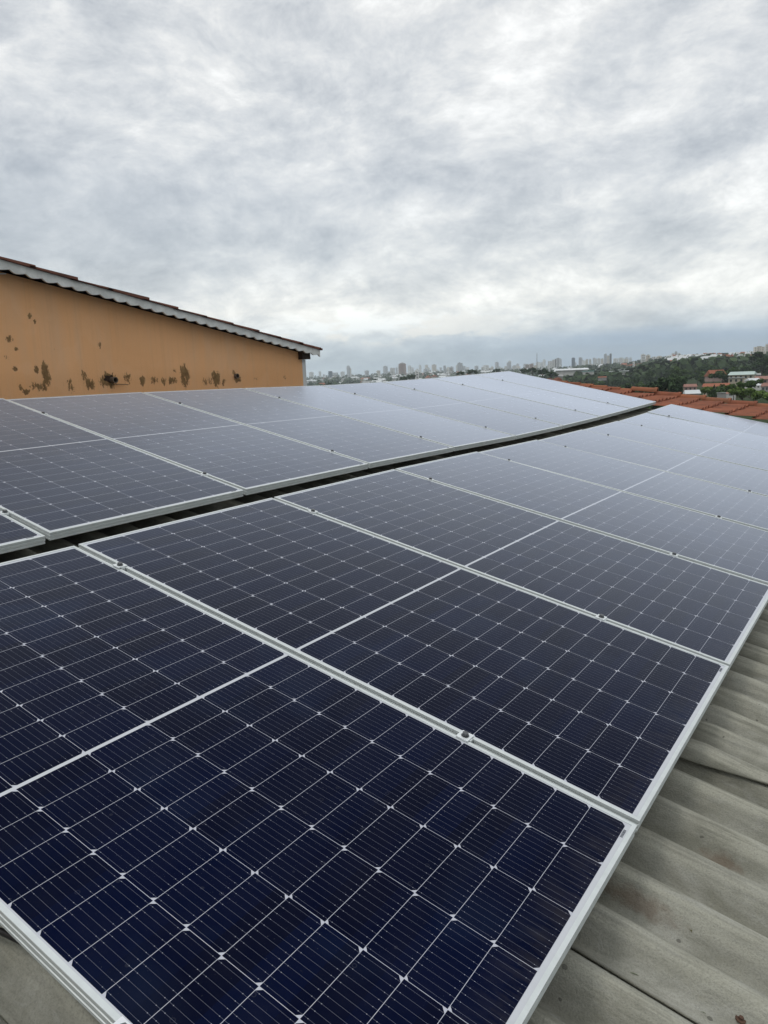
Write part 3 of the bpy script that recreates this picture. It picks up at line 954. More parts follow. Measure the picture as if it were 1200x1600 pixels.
# ------------------------------------------------------------------ the ochre house
oh = empty('ochre_house', loc=(WX, 3.0, 0))
tag(oh, "ochre painted house with peeling gable wall and scalloped white fascia under clay tiles", 'house')
OINV = oh.matrix_basis.inverted()
FX = WX + .13                                  # plane of the fascia board
fa, fb = on_wall(0, 405, FX), on_wall(500, 547, FX)
slope = (fb.z - fa.z) / (fb.y - fa.y)
corner_y = on_wall(474, 600).y
RIDGE_Y = -1.6


def rake(y):                                   # top edge of the fascia board
    yy = y if y >= RIDGE_Y else 2 * RIDGE_Y - y
    return fa.z + slope * (yy - fa.y)


def xw(o):
    o.matrix_local = OINV
    return o


SOFF = .055                                    # wall top below fascia top
y_near = 2 * RIDGE_Y - corner_y
bm = bmesh.new()
outline = [(y_near, 0), (corner_y, 0), (corner_y, rake(corner_y) - SOFF), (RIDGE_Y, rake(RIDGE_Y) - SOFF), (y_near, rake(y_near) - SOFF)]
fr_ = [bm.verts.new((WX, y, z)) for y, z in outline]
bk_ = [bm.verts.new((WX - 7, y, z)) for y, z in outline]
bm.faces.new(fr_); bm.faces.new(bk_[::-1])
for i in range(5):
    bm.faces.new([fr_[i], bk_[i], bk_[(i + 1) % 5], fr_[(i + 1) % 5]])
bmesh.ops.recalc_face_normals(bm, faces=bm.faces)
xw(link('wall', bm, M_WALL, oh))
# fascia with scallops
bm = bmesh.new()
yA, yB = RIDGE_Y, fb.y
n = 700
topv, botv, topb, botb = [], [], [], []
for i in range(n + 1):
    y = yA + (yB - yA) * i / n
    ph = ((y - yA) / .125) % 1.0
    lobe = abs(math.sin(math.pi * ph)) ** .7
    small = .35 * max(0, 1 - abs(ph - .04) / .05)
    h = .050 + .026 * lobe * (.85 + .15 * math.sin(2 * math.pi * ph)) - .006 * small
    zt = rake(y)
    topv.append(bm.verts.new((FX, y, zt))); botv.append(bm.verts.new((FX, y, zt - h)))
    topb.append(bm.verts.new((FX - .018, y, zt))); botb.append(bm.verts.new((FX - .018, y, zt - h)))
for i in range(n):
    bm.faces.new([topv[i], botv[i], botv[i + 1], topv[i + 1]])
    bm.faces.new([topb[i + 1], botb[i + 1], botb[i], topb[i]])
    bm.faces.new([topb[i], topv[i], topv[i + 1], topb[i + 1]])
    bm.faces.new([botv[i], botb[i], botb[i + 1], botv[i + 1]])
bm.faces.new([topv[0], topb[0], botb[0], botv[0]]); bm.faces.new([topv[n], botv[n], botb[n], topb[n]])
bmesh.ops.recalc_face_normals(bm, faces=bm.faces)
xw(link('scalloped_fascia', bm, M_FASCIA, oh))
# tiled roof: stepped courses; both slopes
def ochre_roof(sign):
    bm = bmesh.new()
    rr = random.Random(5)
    y0 = RIDGE_Y; y1 = fb.y + .02 if sign > 0 else y_near - .3
    ln = abs(y1 - y0); nc = int(ln / .335) + 1
    nx = 150
    for c in range(nc):
        a_ = y0 + sign * c * .335; b2 = a_ + sign * .39
        if sign > 0: b2 = min(b2, y1)
        jit = [rr.uniform(-.02, .02) for _ in range(40)]; dz = [rr.uniform(-.006, .006) for _ in range(40)]
        dz[0] += rr.choice((0, 0, .004, .010))
        rows = []
        for j, (y, lf) in enumerate(((a_, .001), (b2, .014), (b2, .002))):
            line = []
            for i in range(nx + 1):
                x = FX + .02 - 7.3 * i / nx
                col = int((FX + .02 - x) / .205); ph = ((FX + .02 - x) / .205 + .75) % 1.0
                prof = .026 * (math.sin(math.pi * min(1, ph / .58)) if ph < .58 else -.35 * math.sin(math.pi * (ph - .58) / .42))
                yj = y + (jit[col] if j else 0)
                line.append(bm.verts.new((x, yj, rake(yj) + .006 + prof + lf + dz[col])))
            rows.append(line)
        for p, q in zip(rows, rows[1:]):
            for i in range(nx):
                bm.faces.new([p[i], q[i], q[i + 1], p[i + 1]])
        # the cut tile edge that shows above the fascia
        ev = []
        for y, lf in ((a_, .001), (b2, .014)):
            yj = y + (jit[0] if y == b2 else 0)
            ev.append((yj, rake(yj) + lf + dz[0]))
        vs = [bm.verts.new((FX + .0215, ev[0][0], ev[0][1] + .006)), bm.verts.new((FX + .0215, ev[1][0], ev[1][1] + .006)),
              bm.verts.new((FX + .0215, ev[1][0], rake(ev[1][0]) + .001)), bm.verts.new((FX + .0215, ev[0][0], rake(ev[0][0]) + .001))]
        bm.faces.new(vs)
        vb = [bm.verts.new((FX - .05, v.co.y, v.co.z)) for v in vs]
        bm.faces.new([vs[0], vs[1], vb[1], vb[0]]); bm.faces.new([vs[1], vs[2], vb[2], vb[1]]); bm.faces.new([vs[2], vs[3], vb[3], vb[2]])
    bmesh.ops.recalc_face_normals(bm, faces=bm.faces)
    xw(link('tile_roof', bm, M_CLAYOLD, oh))


ochre_roof(1); ochre_roof(-1)
# boarded soffit under the tiles, rafter end and downpipe at the far corner
bm = bmesh.new()
for (ya, yb) in ((RIDGE_Y, fb.y - .02),):
    v = [bm.verts.new(p) for p in ((FX - .019, ya, rake(ya) - .004), (FX - .019, yb, rake(yb) - .004), (WX - 7, yb, rake(yb) - .004), (WX - 7, ya, rake(ya) - .004),
                                   (FX - .019, ya, rake(ya) - .022), (FX - .019, yb, rake(yb) - .022), (WX - 7, yb, rake(yb) - .022), (WX - 7, ya, rake(ya) - .022))]
    for f in ((0, 1, 2, 3), (7, 6, 5, 4), (0, 4, 5, 1), (1, 5, 6, 2), (2, 6, 7, 3), (3, 7, 4, 0)):
        bm.faces.new([v[i] for i in f])
bmesh.ops.recalc_face_normals(bm, faces=bm.faces)
xw(link('roof_soffit', bm, M_DARKWOOD, oh))
bm = bmesh.new()
yc = corner_y
box(bm, WX - .10, yc - .06, rake(yc) - .125, WX + .06, yc + .075, rake(yc + .075) - .026)
xw(link('rafter_end', bm, M_DARKWOOD, oh))
bm = bmesh.new()
box(bm, WX - .10, yc + .004, 0, WX - .012, yc + .075, rake(yc) - .127)
xw(link('corner_post', bm, M_WHITEWALL, oh))


def pipe_hole(px, py, r, ln):
    c = on_wall(px, py)
    bm = bmesh.new()
    seg = 18
    rings = []
    for (x, rr2) in ((0, r), (ln, r), (ln, r * .78), (.002, r * .78)):
        rings.append([bm.verts.new((WX + x, c.y + math.cos(2 * math.pi * i / seg) * rr2, c.z + math.sin(2 * math.pi * i / seg) * rr2)) for i in range(seg)])
    for a_, b2 in zip(rings, rings[1:]):
        for i in range(seg):
            bm.faces.new([a_[i], a_[(i + 1) % seg], b2[(i + 1) % seg], b2[i]])
    bmesh.ops.recalc_face_normals(bm, faces=bm.faces)
    st = xw(link('pipe_stub', bm, M_PIPE, oh))
    bm = bmesh.new()
    bm.faces.new([bm.verts.new((WX + .003, c.y + math.cos(2 * math.pi * i / seg) * r * .77, c.z + math.sin(2 * math.pi * i / seg) * r * .77)) for i in range(seg)])  # flat near-black disc paints the shade inside the pipe
    shade_disc = link('bore_shade_disc', bm, M_BORE_SHADE, st)
    return c


pipe_hole(368, 587.5, .024, .03)
c = pipe_hole(175, 594, .026, .05)
bm = bmesh.new()                                # broken masonry round the left pipe, recess shade painted flat; thin rod under it
rr = random.Random(9)
n = 16
ring = [(math.cos(2 * math.pi * i / n), math.sin(2 * math.pi * i / n), rr.uniform(.7, 1.2)) for i in range(n)]
cv_ = bm.verts.new((WX + .0015, c.y - .02, c.z + .01))
rv = [bm.verts.new((WX + .0015, c.y - .022 + a_ * .062 * q, c.z + .012 + b2 * .033 * q)) for a_, b2, q in ring]
for i in range(n):
    bm.faces.new([cv_, rv[i], rv[(i + 1) % n]])
xw(link('broken_patch_shade', bm, plain("broken_masonry_shade", (.035, .018, .010), .95, 0, .5, 40), oh))
bm = bmesh.new()
a_ = on_wall(172, 600); b2 = on_wall(197, 601)
tube(bm, [(WX + .012, a_.y, a_.z), (WX + .03, b2.y, b2.z)], .004, 6)
xw(link('iron_rod', bm, plain("rusty_iron_rod", (.20, .13, .07), .8), oh))
bm = bmesh.new()
a_ = on_wall(-6, 428); b2 = on_wall(7, 428)
tube(bm, [(WX + .01, a_.y, a_.z), (WX + .02, b2.y, b2.z)], .005, 6)
xw(link('wire_hook', bm, M_WHITEPL, oh))

# ------------------------------------------------------------------ terrain
def lerp_tab(tab, x):
    if x <= tab[0][0]:
        return tab[0][1]
    for (a0, v0), (a1, v1) in zip(tab, tab[1:]):
        if x <= a1:
            f = (x - a0) / (a1 - a0); f = f * f * (3 - 2 * f)
            return v0 + (v1 - v0) * f
    return tab[-1][1]


LEFT = [(0, 0), (18, 0), (60, -6), (150, -13), (400, -18), (1200, -20), (2500, -14), (4000, -8), (5200, -6), (6800, -10)]
MIDL = [(0, 0), (18, 0), (60, -6), (150, -11), (400, -15), (900, -15), (1600, -10), (2600, -6), (4000, -3), (6800, -6)]
RGHT = [(0, 0), (18, 0), (60, -4.5), (150, -8), (300, -8.5), (500, -8), (900, -5), (1500, 1), (2300, 9), (2900, 13), (3500, 6), (6800, -4)]


def ground_z(x, y):
    d = math.hypot(x, y); az = math.degrees(math.atan2(x, y))
    l_, m_, r_ = lerp_tab(LEFT, d), lerp_tab(MIDL, d), lerp_tab(RGHT, d)
    z = lerp_tab([(-40, 0), (-24, 0), (-18, 1), (-13, 2), (10, 2), (60, 0)], az)
    if z < 1:
        v = l_ + (m_ - l_) * z
    else:
        v = m_ + (r_ - m_) * (z - 1)
    if d > 100:
        v += min(1, (d - 100) / 400) * (1.6 * math.sin(x / 210 + 1.3) * math.cos(y / 170) + 2.4 * math.sin(x / 520 + y / 610)) * min(1.5, d / 1500)
    return v


def mat_ground():
    m, t, b = new_mat("mottled_land")
    tcn = nd(t, 'ShaderNodeTexCoord'); ob = tcn.outputs['Object']
    n = noise(t, ob, .012, 8, .6)
    c = ramp(t, n, [(.38, (.018, .034, .013)), (.54, (.032, .052, .020)), (.64, (.08, .07, .045)), (.72, (.16, .14, .12))])
    n2 = noise(t, ob, .2, 6, .7)
    c = mixc(t, .35, c, ramp(t, n2, [(.35, (.02, .035, .012)), (.65, (.07, .075, .04))]))
    lk(t, c, b.inputs['Base Color']); b.inputs['Roughness'].default_value = 1.0; b.inputs['IOR'].default_value = 1.1
    return m


radii = [0, 4, 9, 14, 20, 28, 40, 55, 75, 100, 130, 160, 200, 250, 300, 370, 450, 550, 700, 850, 1050, 1300, 1600, 1900, 2250, 2600, 2950, 3300, 3700, 4200, 4800, 5500, 6200, 6800]
NA = 240
verts = [(0, 0, 0)]
for r_ in radii[1:]:
    for i in range(NA):
        a_ = 2 * math.pi * i / NA
        x, y = r_ * math.sin(a_), r_ * math.cos(a_)
        verts.append((x, y, ground_z(x, y)))
faces = [(0, 1 + (i + 1) % NA, 1 + i) for i in range(NA)]
for k in range(len(radii) - 2):
    b0, b1 = 1 + k * NA, 1 + (k + 1) * NA
    for i in range(NA):
        j = (i + 1) % NA
        faces.append((b0 + i, b0 + j, b1 + j, b1 + i))
me = bpy.data.meshes.new('ground'); me.from_pydata(verts, [], faces); me.update()
g = link_me('ground', me, mat_ground(), None, True)
g['kind'] = 'structure'

# ------------------------------------------------------------------ trees
def mat_foliage(name, c0, c1):
    m, t, b = new_mat(name)
    tcn = nd(t, 'ShaderNodeTexCoord')
    oi = nd(t, 'ShaderNodeObjectInfo')
    gi = nd(t, 'ShaderNodeNewGeometry')
    f = mth(t, 'ADD', mth(t, 'MULTIPLY', gi.outputs['Random Per Island'], .7), mth(t, 'MULTIPLY', oi.outputs['Random'], .45), clamp=True)
    c = ramp(t, f, [(0., c0), (1., c1)])
    lk(t, c, b.inputs['Base Color']); b.inputs['Roughness'].default_value = .75; b.inputs['IOR'].default_value = 1.25
    return m


M_TREE_D = mat_foliage("dark_foliage", (.012, .028, .010), (.046, .080, .026))
M_TREE_F = mat_foliage("far_wood_foliage", (.012, .028, .012), (.060, .094, .032))
M_TREE_M = mat_foliage("mid_foliage", (.022, .048, .012), (.080, .130, .032))
M_TREE_B = mat_foliage("bright_foliage", (.05, .09, .018), (.125, .185, .042))
M_BARK = plain("tree_bark", (.06, .045, .032), .9, 0, .2, 4)
NPR = np.random.default_rng(11)


def clump_mesh(name, centers, radii_, per, leaf_sz, rng):
    """leaf-clump faces scattered through several lobes"""
    vs, fs = [], []
    for (c, r), n in zip(zip(centers, radii_), per):
        d = rng.normal(size=(n, 3)); d /= np.linalg.norm(d, axis=1)[:, None]
        rad = rng.random(n) ** .38
        p = np.array(c) + d * np.array(r) * rad[:, None]
        for q, dd in zip(p, d):
            nn = dd + rng.normal(size=3) * .55; nn /= np.linalg.norm(nn)
            a_ = np.cross(nn, rng.normal(size=3)); a_ /= np.linalg.norm(a_); b2 = np.cross(nn, a_)
            sz = leaf_sz * rng.uniform(.55, 1.35)
            k = len(vs)
            m_ = rng.integers(4, 6)
            for i in range(m_):
                an = 2 * math.pi * i / m_ + rng.uniform(-.3, .3)
                vs.append(tuple(q + (a_ * math.cos(an) + b2 * math.sin(an) * .8) * sz * rng.uniform(.7, 1.2)))
            fs.append(tuple(range(k, k + m_)))
    me = bpy.data.meshes.new(name); me.from_pydata(vs, [], fs); me.update()
    return me


def make_tree(kind, rng, mat, name):
    root = empty(name)
    if kind == 'round':
        n = rng.integers(7, 11)
        cs = [(rng.normal() * 2.3, rng.normal() * 2.3, 5.2 + rng.random() * 3.2) for _ in range(n)]
        rs = [(rng.uniform(1.3, 2.3),) * 2 + (rng.uniform(1.0, 1.8),) for _ in range(n)]
        th = 4.8
    elif kind == 'tall':
        n = 10
        cs = [(rng.normal() * 1.3, rng.normal() * 1.3, 3.5 + i * .95) for i in range(n)]
        rs = [(rng.uniform(1.0, 1.9),) * 2 + (rng.uniform(.9, 1.5),) for _ in range(n)]
        th = 6.0
    else:  # conical
        n = 11
        cs = [(rng.normal() * .2, rng.normal() * .2, 1.2 + i * .8) for i in range(n)]
        rs = [((1 - i / n) * 1.9 + .25,) * 2 + (.7,) for i in range(n)]
        th = 4.0
    per = [int(70 * (r[0] * r[1]) ** .7) + 10 for r in rs]
    link_me('crown', clump_mesh('crown', cs, rs, per, .42, rng), mat, root)
    bm = bmesh.new()
    tube(bm, [(0, 0, -.5), (.05, .03, th * .4), (.15, -.05, th)], [.28, .22, .12], 7)
    for c in cs[:5]:
        tube(bm, [(.08, 0, th * .55), (c[0] * .5, c[1] * .5, (th * .55 + c[2]) / 2), (c[0], c[1], c[2])], [.12, .08, .04], 5)
    link('trunk', bm, M_BARK, root)
    return root


tree_protos = {}
for nm, kind, mat in (('round_dark', 'round', M_TREE_D), ('round_mid', 'round', M_TREE_M), ('tall_dark', 'tall', M_TREE_D), ('round_bright', 'round', M_TREE_B), ('tall_mid', 'tall', M_TREE_M), ('cone', 'cone', M_TREE_D)):
    tree_protos[nm] = [kind, mat, None]
TREE_LABEL = {'round_dark': "dark round-crowned tree in the wood below the orange tiled roof",
              'round_mid': "mid green broad tree in the wood below the orange tiled roof",
              'tall_dark': "tall dark narrow tree rising from the wood in the valley",
              'tall_mid': "tall mid green tree rising from the wood in the valley",
              'round_bright': "bright green bushy tree before the valley houses"}


def tree(kind, x, y, h, label=None, group='trees in the valley wood', sx=1.0, z=None):
    k, mat, o = tree_protos[kind]
    if z is None:
        z = ground_z(x, y)
    base_h = {'round': 9.3, 'tall': 13.5, 'cone': 10.2}[k]
    sc = h / base_h
    if o is None:
        o = make_tree(k, NPR, mat, 'tree' if k != 'cone' else 'cypress_tree'); tree_protos[kind][2] = o
        t = o
    else:
        t = dup(o)
    t.location = (x, y, z); t.rotation_euler = (0, 0, R.uniform(0, 6.28)); t.scale = (sc * sx, sc * sx, sc)
    tag(t, label or TREE_LABEL[kind], 'tree', group if not label or group != 'trees in the valley wood' else None)
    return t


def ground_at(px, dist):
    r = ray(px, 580); k = dist / math.hypot(r.x, r.y)
    return r.x * k, r.y * k


rt = random.Random(31)
# single trees of the wood, nearer ones
for i in range(150):
    px = rt.uniform(835, 1215); d_ = 170 + 560 * rt.random() ** 1.1
    if px > 1030 and d_ < 430 and rt.random() < .72:
        continue
    if px < 900 and d_ < 350:
        continue
    x, y = ground_at(px, d_)
    kind = rt.choices(['round_dark', 'round_mid', 'tall_dark', 'tall_mid'], [5, 3, 2, 1])[0]
    tree(kind, x, y, rt.uniform(6.5, 11) if 'round' in kind else rt.uniform(9, 13), sx=rt.uniform(.9, 1.25))


def tree_px(kind, px, py_top, py_base, d_, label, sx=1.0):
    p = at(px, py_base, d_); q = at(px, py_top, d_)
    return tree(kind, p.x, p.y, q.z - p.z, label, None, sx, p.z)


tree_px('cone', 1115, 600.5, 619, 210, "dark pointed conical tree between two clay tiled valley roofs", 1.0)
tree_px('round_bright', 1100, 604, 622, 190, "small bright green tree left of the pointed conical tree", 1.15)
for i, (px, t_, b2, d_, sx, lab) in enumerate(((1146, 597, 625, 175, 1.0, "dark green bushy tree right of the pointed conical tree"),
                                              (1160, 604, 634, 150, 1.3, "bright green bush crown behind the tiled verge, the leftmost of a row"),
                                              (1180, 606, 638, 145, 1.3, "bright green bush crown behind the tiled verge, middle of a row"),
                                              (1203, 608, 640, 140, 1.3, "bright green bush crown behind the tiled verge, at the picture's right edge"),
                                              (1172, 593, 620, 200, 1.0, "dark green tree in front of the pink-roofed valley houses"),
                                              )):
    tree_px('round_mid' if i in (0, 4) else 'round_bright', px, t_, b2, d_, lab, sx)
tree_px('tall_dark', 1190, 548, 590, 480, "tall dark tree before the big pale block on the hill", 1.5)
tree_px('tall_dark', 1180, 554, 590, 500, "dark tree crowding the tall one before the hilltop block", 1.3)
tree_px('round_dark', 1204, 556, 596, 430, "dark tree at the right edge under the hilltop block", 1.2)
for (px, t_, b2, d_, lab) in ((515, 597, 606, 900, "dark bushy tree by the ochre house corner, above the panel edge"),
                              (735, 577, 590, 700, "dark round tree standing up behind the panels right of the white tower"),
                              (722, 580, 590, 690, "dark low tree left of the round one behind the panels"),
                              (778, 576, 586, 800, "dark tree peeping over the highest panel corner"),
                              (640, 585, 597, 800, "dark tree in front of the tall pinkish tower"),
                              (628, 588, 600, 780, "dark low tree left of the one before the pinkish tower"),
                              (832, 574, 588, 620, "dark tree right of the highest panel corner"),
                              (848, 576, 592, 560, "dark tree at the left end of the valley wood"),
                              (862, 580, 594, 520, "dark tree just left of the little dark gable"),
                              (817, 576, 588, 700, "small dark tree below the mast")):
    tree_px('round_dark', px, t_, b2, d_, lab, 1.5)

# the far-off woods: one mass of small crowns
vs, fs = [], []
rng = np.random.default_rng(5)


def wood_tree(x, y, h, n):
    z = ground_z(x, y)
    for _ in range(n):
        d_ = rng.normal(size=3); d_ /= np.linalg.norm(d_)
        q = np.array((x, y, z + h * .55)) + d_ * np.array((h * .55, h * .55, h * .45)) * rng.random() ** .4
        nn = d_ + rng.normal(size=3) * .5 + np.array((0, 0, .3)); nn /= np.linalg.norm(nn)
        a_ = np.cross(nn, rng.normal(size=3)); a_ /= np.linalg.norm(a_); b2 = np.cross(nn, a_)
        sz = h * rng.uniform(.12, .24)
        k = len(vs)
        for i in range(5):
            an = 2 * math.pi * i / 5 + rng.uniform(-.3, .3)
            vs.append(tuple(q + (a_ * math.cos(an) + b2 * math.sin(an)) * sz))
        fs.append(tuple(range(k, k + 5)))


for i in range(2700):
    px = rng.uniform(800, 1240) if i > 500 else rng.uniform(470, 860)
    d_ = 650 + 2300 * rng.random() ** 1.2 if i > 500 else 900 + 3200 * rng.random()
    x, y = ground_at(px, d_)
    az = math.degrees(math.atan2(x, y))
    clearing = math.sin(x / 90) * math.cos(y / 120 + 1)
    if i > 500 and clearing > .72:
        continue
    if i > 500 and px < 960 and d_ > 1300 and rng.random() < .6:
        continue
    wood_tree(x, y, rng.uniform(8, 15), 34 if d_ < 1400 else 22)
me = bpy.data.meshes.new('far_woods'); me.from_pydata(vs, [], fs); me.update()
wd = link_me('far_woods', me, M_TREE_F)
wd['kind'] = 'stuff'; wd['label'] = "dark green woods covering the hillside beyond the valley"; wd['category'] = 'woods'

# ------------------------------------------------------------------ buildings of the valley and the skyline
def mat_tower(name, wall, glass, floor=3.0, bay=3.4, ratio=.45, band=.5):
    m, t, b = new_mat(name)
    tcn = nd(t, 'ShaderNodeTexCoord'); s = nd_sep(t, tcn.outputs['Object'])
    fz = mth(t, 'FRACT', mth(t, 'DIVIDE', s[2], floor))
    hz = mth(t, 'FRACT', mth(t, 'DIVIDE', mth(t, 'ADD', s[0], mth(t, 'MULTIPLY', s[1], 1.0)), bay))
    win = mth(t, 'MULTIPLY', mth(t, 'MULTIPLY', mth(t, 'GREATER_THAN', fz, .30), mth(t, 'LESS_THAN', fz, .30 + band)),
              mth(t, 'MULTIPLY', mth(t, 'GREATER_THAN', hz, .2), mth(t, 'LESS_THAN', hz, .2 + ratio)))
    gm = nd(t, 'ShaderNodeNewGeometry'); nz = nd_sep(t, gm.outputs['Normal'])[2]
    win = mth(t, 'MULTIPLY', win, mth(t, 'LESS_THAN', nz, .5))
    n = noise(t, tcn.outputs['Object'], .12, 4, .6)
    wc = ramp(t, n, [(.3, tuple(c * .86 for c in wall)), (.7, tuple(min(1, c * 1.06) for c in wall))])
    lk(t, mixc(t, win, wc, glass), b.inputs['Base Color'])
    b.inputs['Roughness'].default_value = .8; b.inputs['IOR'].default_value = 1.3
    return m


MT = {'white': mat_tower("white_tower_wall", (.80, .79, .76), (.20, .21, .23)),
      'cream': mat_tower("cream_tower_wall", (.74, .69, .60), (.20, .19, .17)),
      'grey': mat_tower("grey_tower_wall", (.55, .56, .58), (.15, .16, .18)),
      'pink': mat_tower("pinkish_tower_wall", (.40, .27, .23), (.14, .11, .10)),
      'brown': mat_tower("brownish_tower_wall", (.36, .29, .25), (.10, .09, .09)),
      'blue': mat_tower("blue_glass_tower_wall", (.12, .16, .22), (.05, .07, .11), 3.2, 2.5, .7, .6),
      'orange': mat_tower("orange_block_wall", (.58, .36, .18), (.14, .10, .08)),
      'rose': mat_tower("rose_block_wall", (.52, .30, .24), (.13, .10, .10)),
      'dark': mat_tower("dark_tower_wall", (.14, .13, .14), (.06, .06, .07))}
M_ROOFGREY = plain("grey_concrete_roof", (.30, .30, .29), .9, 0, .15, .3)
M_ROOFWHITE = plain("white_metal_roof", (.60, .62, .62), .6, 0, .12, .1)
M_ROOFGREEN = plain("pale_green_sheet_roof", (.42, .50, .46), .7, 0, .1, .2)
M_ROOFTEAL = plain("teal_sheet_roof", (.22, .45, .42), .7, 0, .1, .2)
M_ROOFCLAY = mat_clay("distant_clay_roof", (.34, .12, .065), (.24, .095, .06), (.13, .07, .05), .4)
M_ROOFPINK = mat_clay("faded_pink_clay_roof", (.34, .18, .14), (.25, .14, .12), (.15, .10, .09), .4)
M_DARKGLASS = plain("dark_window_glass", (.03, .035, .04), .3)


def tower(px0, px1, py_t, py_b, d_, mat, label, group=None, style='plain', cat='tower'):
    """an apartment tower whose silhouette spans the given photo pixels at a distance"""
    pc = (px0 + px1) / 2
    p0, p1 = at(px0, py_b, d_), at(px1, py_b, d_)
    top = at(pc, py_t, d_)
    w_ = (Vector((p1.x, p1.y)) - Vector((p0.x, p0.y))).length
    c = (p0 + p1) / 2
    gz = min(c.z, ground_z(c.x, c.y)) - 1
    h = top.z - gz
    az = math.atan2(c.x, c.y)
    root = empty('apartment_tower' if cat == 'tower' else 'apartment_block', (c.x, c.y, gz), -az)
    dp = w_ * R.uniform(.7, 1.0)
    a_ = w_ / 2; b2 = dp / 2; n_ = min(w_, dp) * .16
    if style == 'pyramid':
        hb = h * .90
    else:
        hb = h * R.uniform(.955, .975)
    bm = bmesh.new()
    # plan with recesses in the long faces, as such towers have
    prism(bm, [(-a_, -b2), (-a_ * .22, -b2), (-a_ * .22, -b2 + n_), (a_ * .22, -b2 + n_), (a_ * .22, -b2), (a_, -b2),
               (a_, b2), (a_ * .22, b2), (a_ * .22, b2 - n_), (-a_ * .22, b2 - n_), (-a_ * .22, b2), (-a_, b2)], 0, hb)
    link('wall', bm, MT[mat], root)
    bm = bmesh.new()
    if style == 'pyramid':
        box(bm, -a_ * .7, -b2 * .7, hb + .02, a_ * .7, b2 * .7, hb + h * .035)
        v = [bm.verts.new(q) for q in ((-a_ * .72, -b2 * .72, hb + h * .036), (a_ * .72, -b2 * .72, hb + h * .036), (a_ * .72, b2 * .72, hb + h * .036), (-a_ * .72, b2 * .72, hb + h * .036), (0, 0, h * 1.0))]
        for f in ((0, 1, 4), (1, 2, 4), (2, 3, 4), (3, 0, 4), (3, 2, 1, 0)):
            bm.faces.new([v[i] for i in f])
    else:
        q = R.uniform(-.25, .25) * a_
        box(bm, q - a_ * .4, -b2 * .45, hb + .02, q + a_ * .4, b2 * .45, h)
    link('roof_house', bm, M_ROOFGREY if mat != 'white' else MT['white'], root)
    tag(root, label, cat, group)
    return root


T = tower
T(513.5, 520, 579.7, 594, 3200, 'blue', "small dark blue glass tower nearest the corner of the ochre house")
T(610, 617.5, 574.5, 591, 3000, 'white', "pale slim tower just left of the tall pinkish tower")
T(623.5, 635, 566, 590, 2900, 'pink', "tall pinkish brown tower with pointed roof, highest above the panels", style='pyramid')
T(648.5, 655, 580, 594, 900, 'white', "plain white block standing close behind the panel edge right of the pinkish tower", cat='building')
T(715, 723, 566.5, 584, 3100, 'grey', "grey white tower standing alone between the pinkish tower and the mast")
T(693, 697, 571, 585, 3600, 'grey', "thin grey tower two left of the lone grey white tower")
T(703, 707, 574.5, 585, 3600, 'brown', "short brownish tower beside the lone grey white tower")
for (a_, b2, t_, m_, lab) in ((752, 757, 573, 'white', "first of three pale towers left of the highest panel corner"),
                              (759, 764, 570.5, 'white', "tallest middle one of three pale towers left of the highest panel corner"),
                              (765, 769, 574.5, 'cream', "last and lowest of three pale towers left of the highest panel corner"),
                              (788, 793, 572, 'white', "pale tower right above the highest panel corner"),
                              (795, 799, 570, 'grey', "grey tower second right of the highest panel corner"),
                              (800, 806, 571.5, 'white', "pale tower third right of the highest panel corner")):
    T(a_, b2, t_, 585, 3500, m_, lab)
T(821, 827, 569.5, 583, 2500, 'brown', "brownish tower left of the mast, the first of a close pair")
T(827.5, 833, 568, 583, 2550, 'pink', "pinkish tower left of the mast, the second of a close pair")
T(834, 840, 570.5, 583, 2500, 'cream', "cream tower at the foot of the mast")
T(856, 862.5, 564, 578, 2200, 'white', "white tower right of the mast, first of a close trio")
T(862.8, 866.5, 561.5, 578, 2230, 'white', "white slim tower right of the mast, middle of a close trio")
T(866.8, 868.6, 560.5, 578, 2260, 'dark', "thin dark tower right of the mast in a trio of white ones")
T(869, 874, 559, 578, 2300, 'grey', "pale grey tower right of the thin dark one")
T(893, 898.5, 558.5, 575, 3000, 'blue', "blue grey tower, left one of an evenly high pair in the middle skyline")
T(904, 910, 558.3, 575, 3000, 'grey', "grey tower, right one of an evenly high pair in the middle skyline")
for (a_, b2, t_, m_, lab) in ((915, 919, 561, 'cream', "cream tower, first of two between the grey pair and the tallest cluster"),
                              (920, 924, 560.5, 'white', "white tower, second of two between the grey pair and the tallest cluster"),
                              (928.5, 933, 560, 'white', "first pale tower left of the tallest cluster on the skyline"),
                              (933.5, 938, 559.3, 'white', "second pale tower left of the tallest cluster on the skyline"),
                              (938.5, 943, 560, 'cream', "third pale tower left of the tallest cluster on the skyline"),
                              (943.5, 948, 552.5, 'grey', "grey tower, left one of the tallest skyline cluster"),
                              (948.2, 952, 555, 'cream', "cream tower in the middle of the tallest skyline cluster"),
                              (952.2, 955.5, 552, 'dark', "dark edged tower, right one of the tallest skyline cluster"),
                              (958, 966, 559.5, 'white', "low wide white block right of the tallest cluster"),
                              (966.5, 974, 558.5, 'white', "second low wide white block right of the tallest cluster"),
                              (975, 982, 561, 'cream', "low cream block at the foot of the wooded rise")):
    T(a_, b2, t_, 571, 2700, m_, lab)
T(1001, 1008.3, 553, 572, 1500, 'white', "left white tower of the two tall ones behind the orange apartment block")
T(1008.8, 1016, 554, 572, 1520, 'cream', "right cream tower of the two tall ones behind the orange apartment block")
T(1018, 1025.3, 557, 572, 1500, 'white', "left one of the lower pale towers behind the orange apartment block")
T(1025.8, 1033.5, 556, 572, 1520, 'cream', "right one of the lower pale towers behind the orange apartment block")
T(997, 1017.5, 566.5, 580, 1250, 'rose', "rose coloured long low apartment block below the white towers", cat='building')
T(1018, 1041, 566, 580, 1260, 'orange', "orange long low apartment block below the white towers", cat='building')
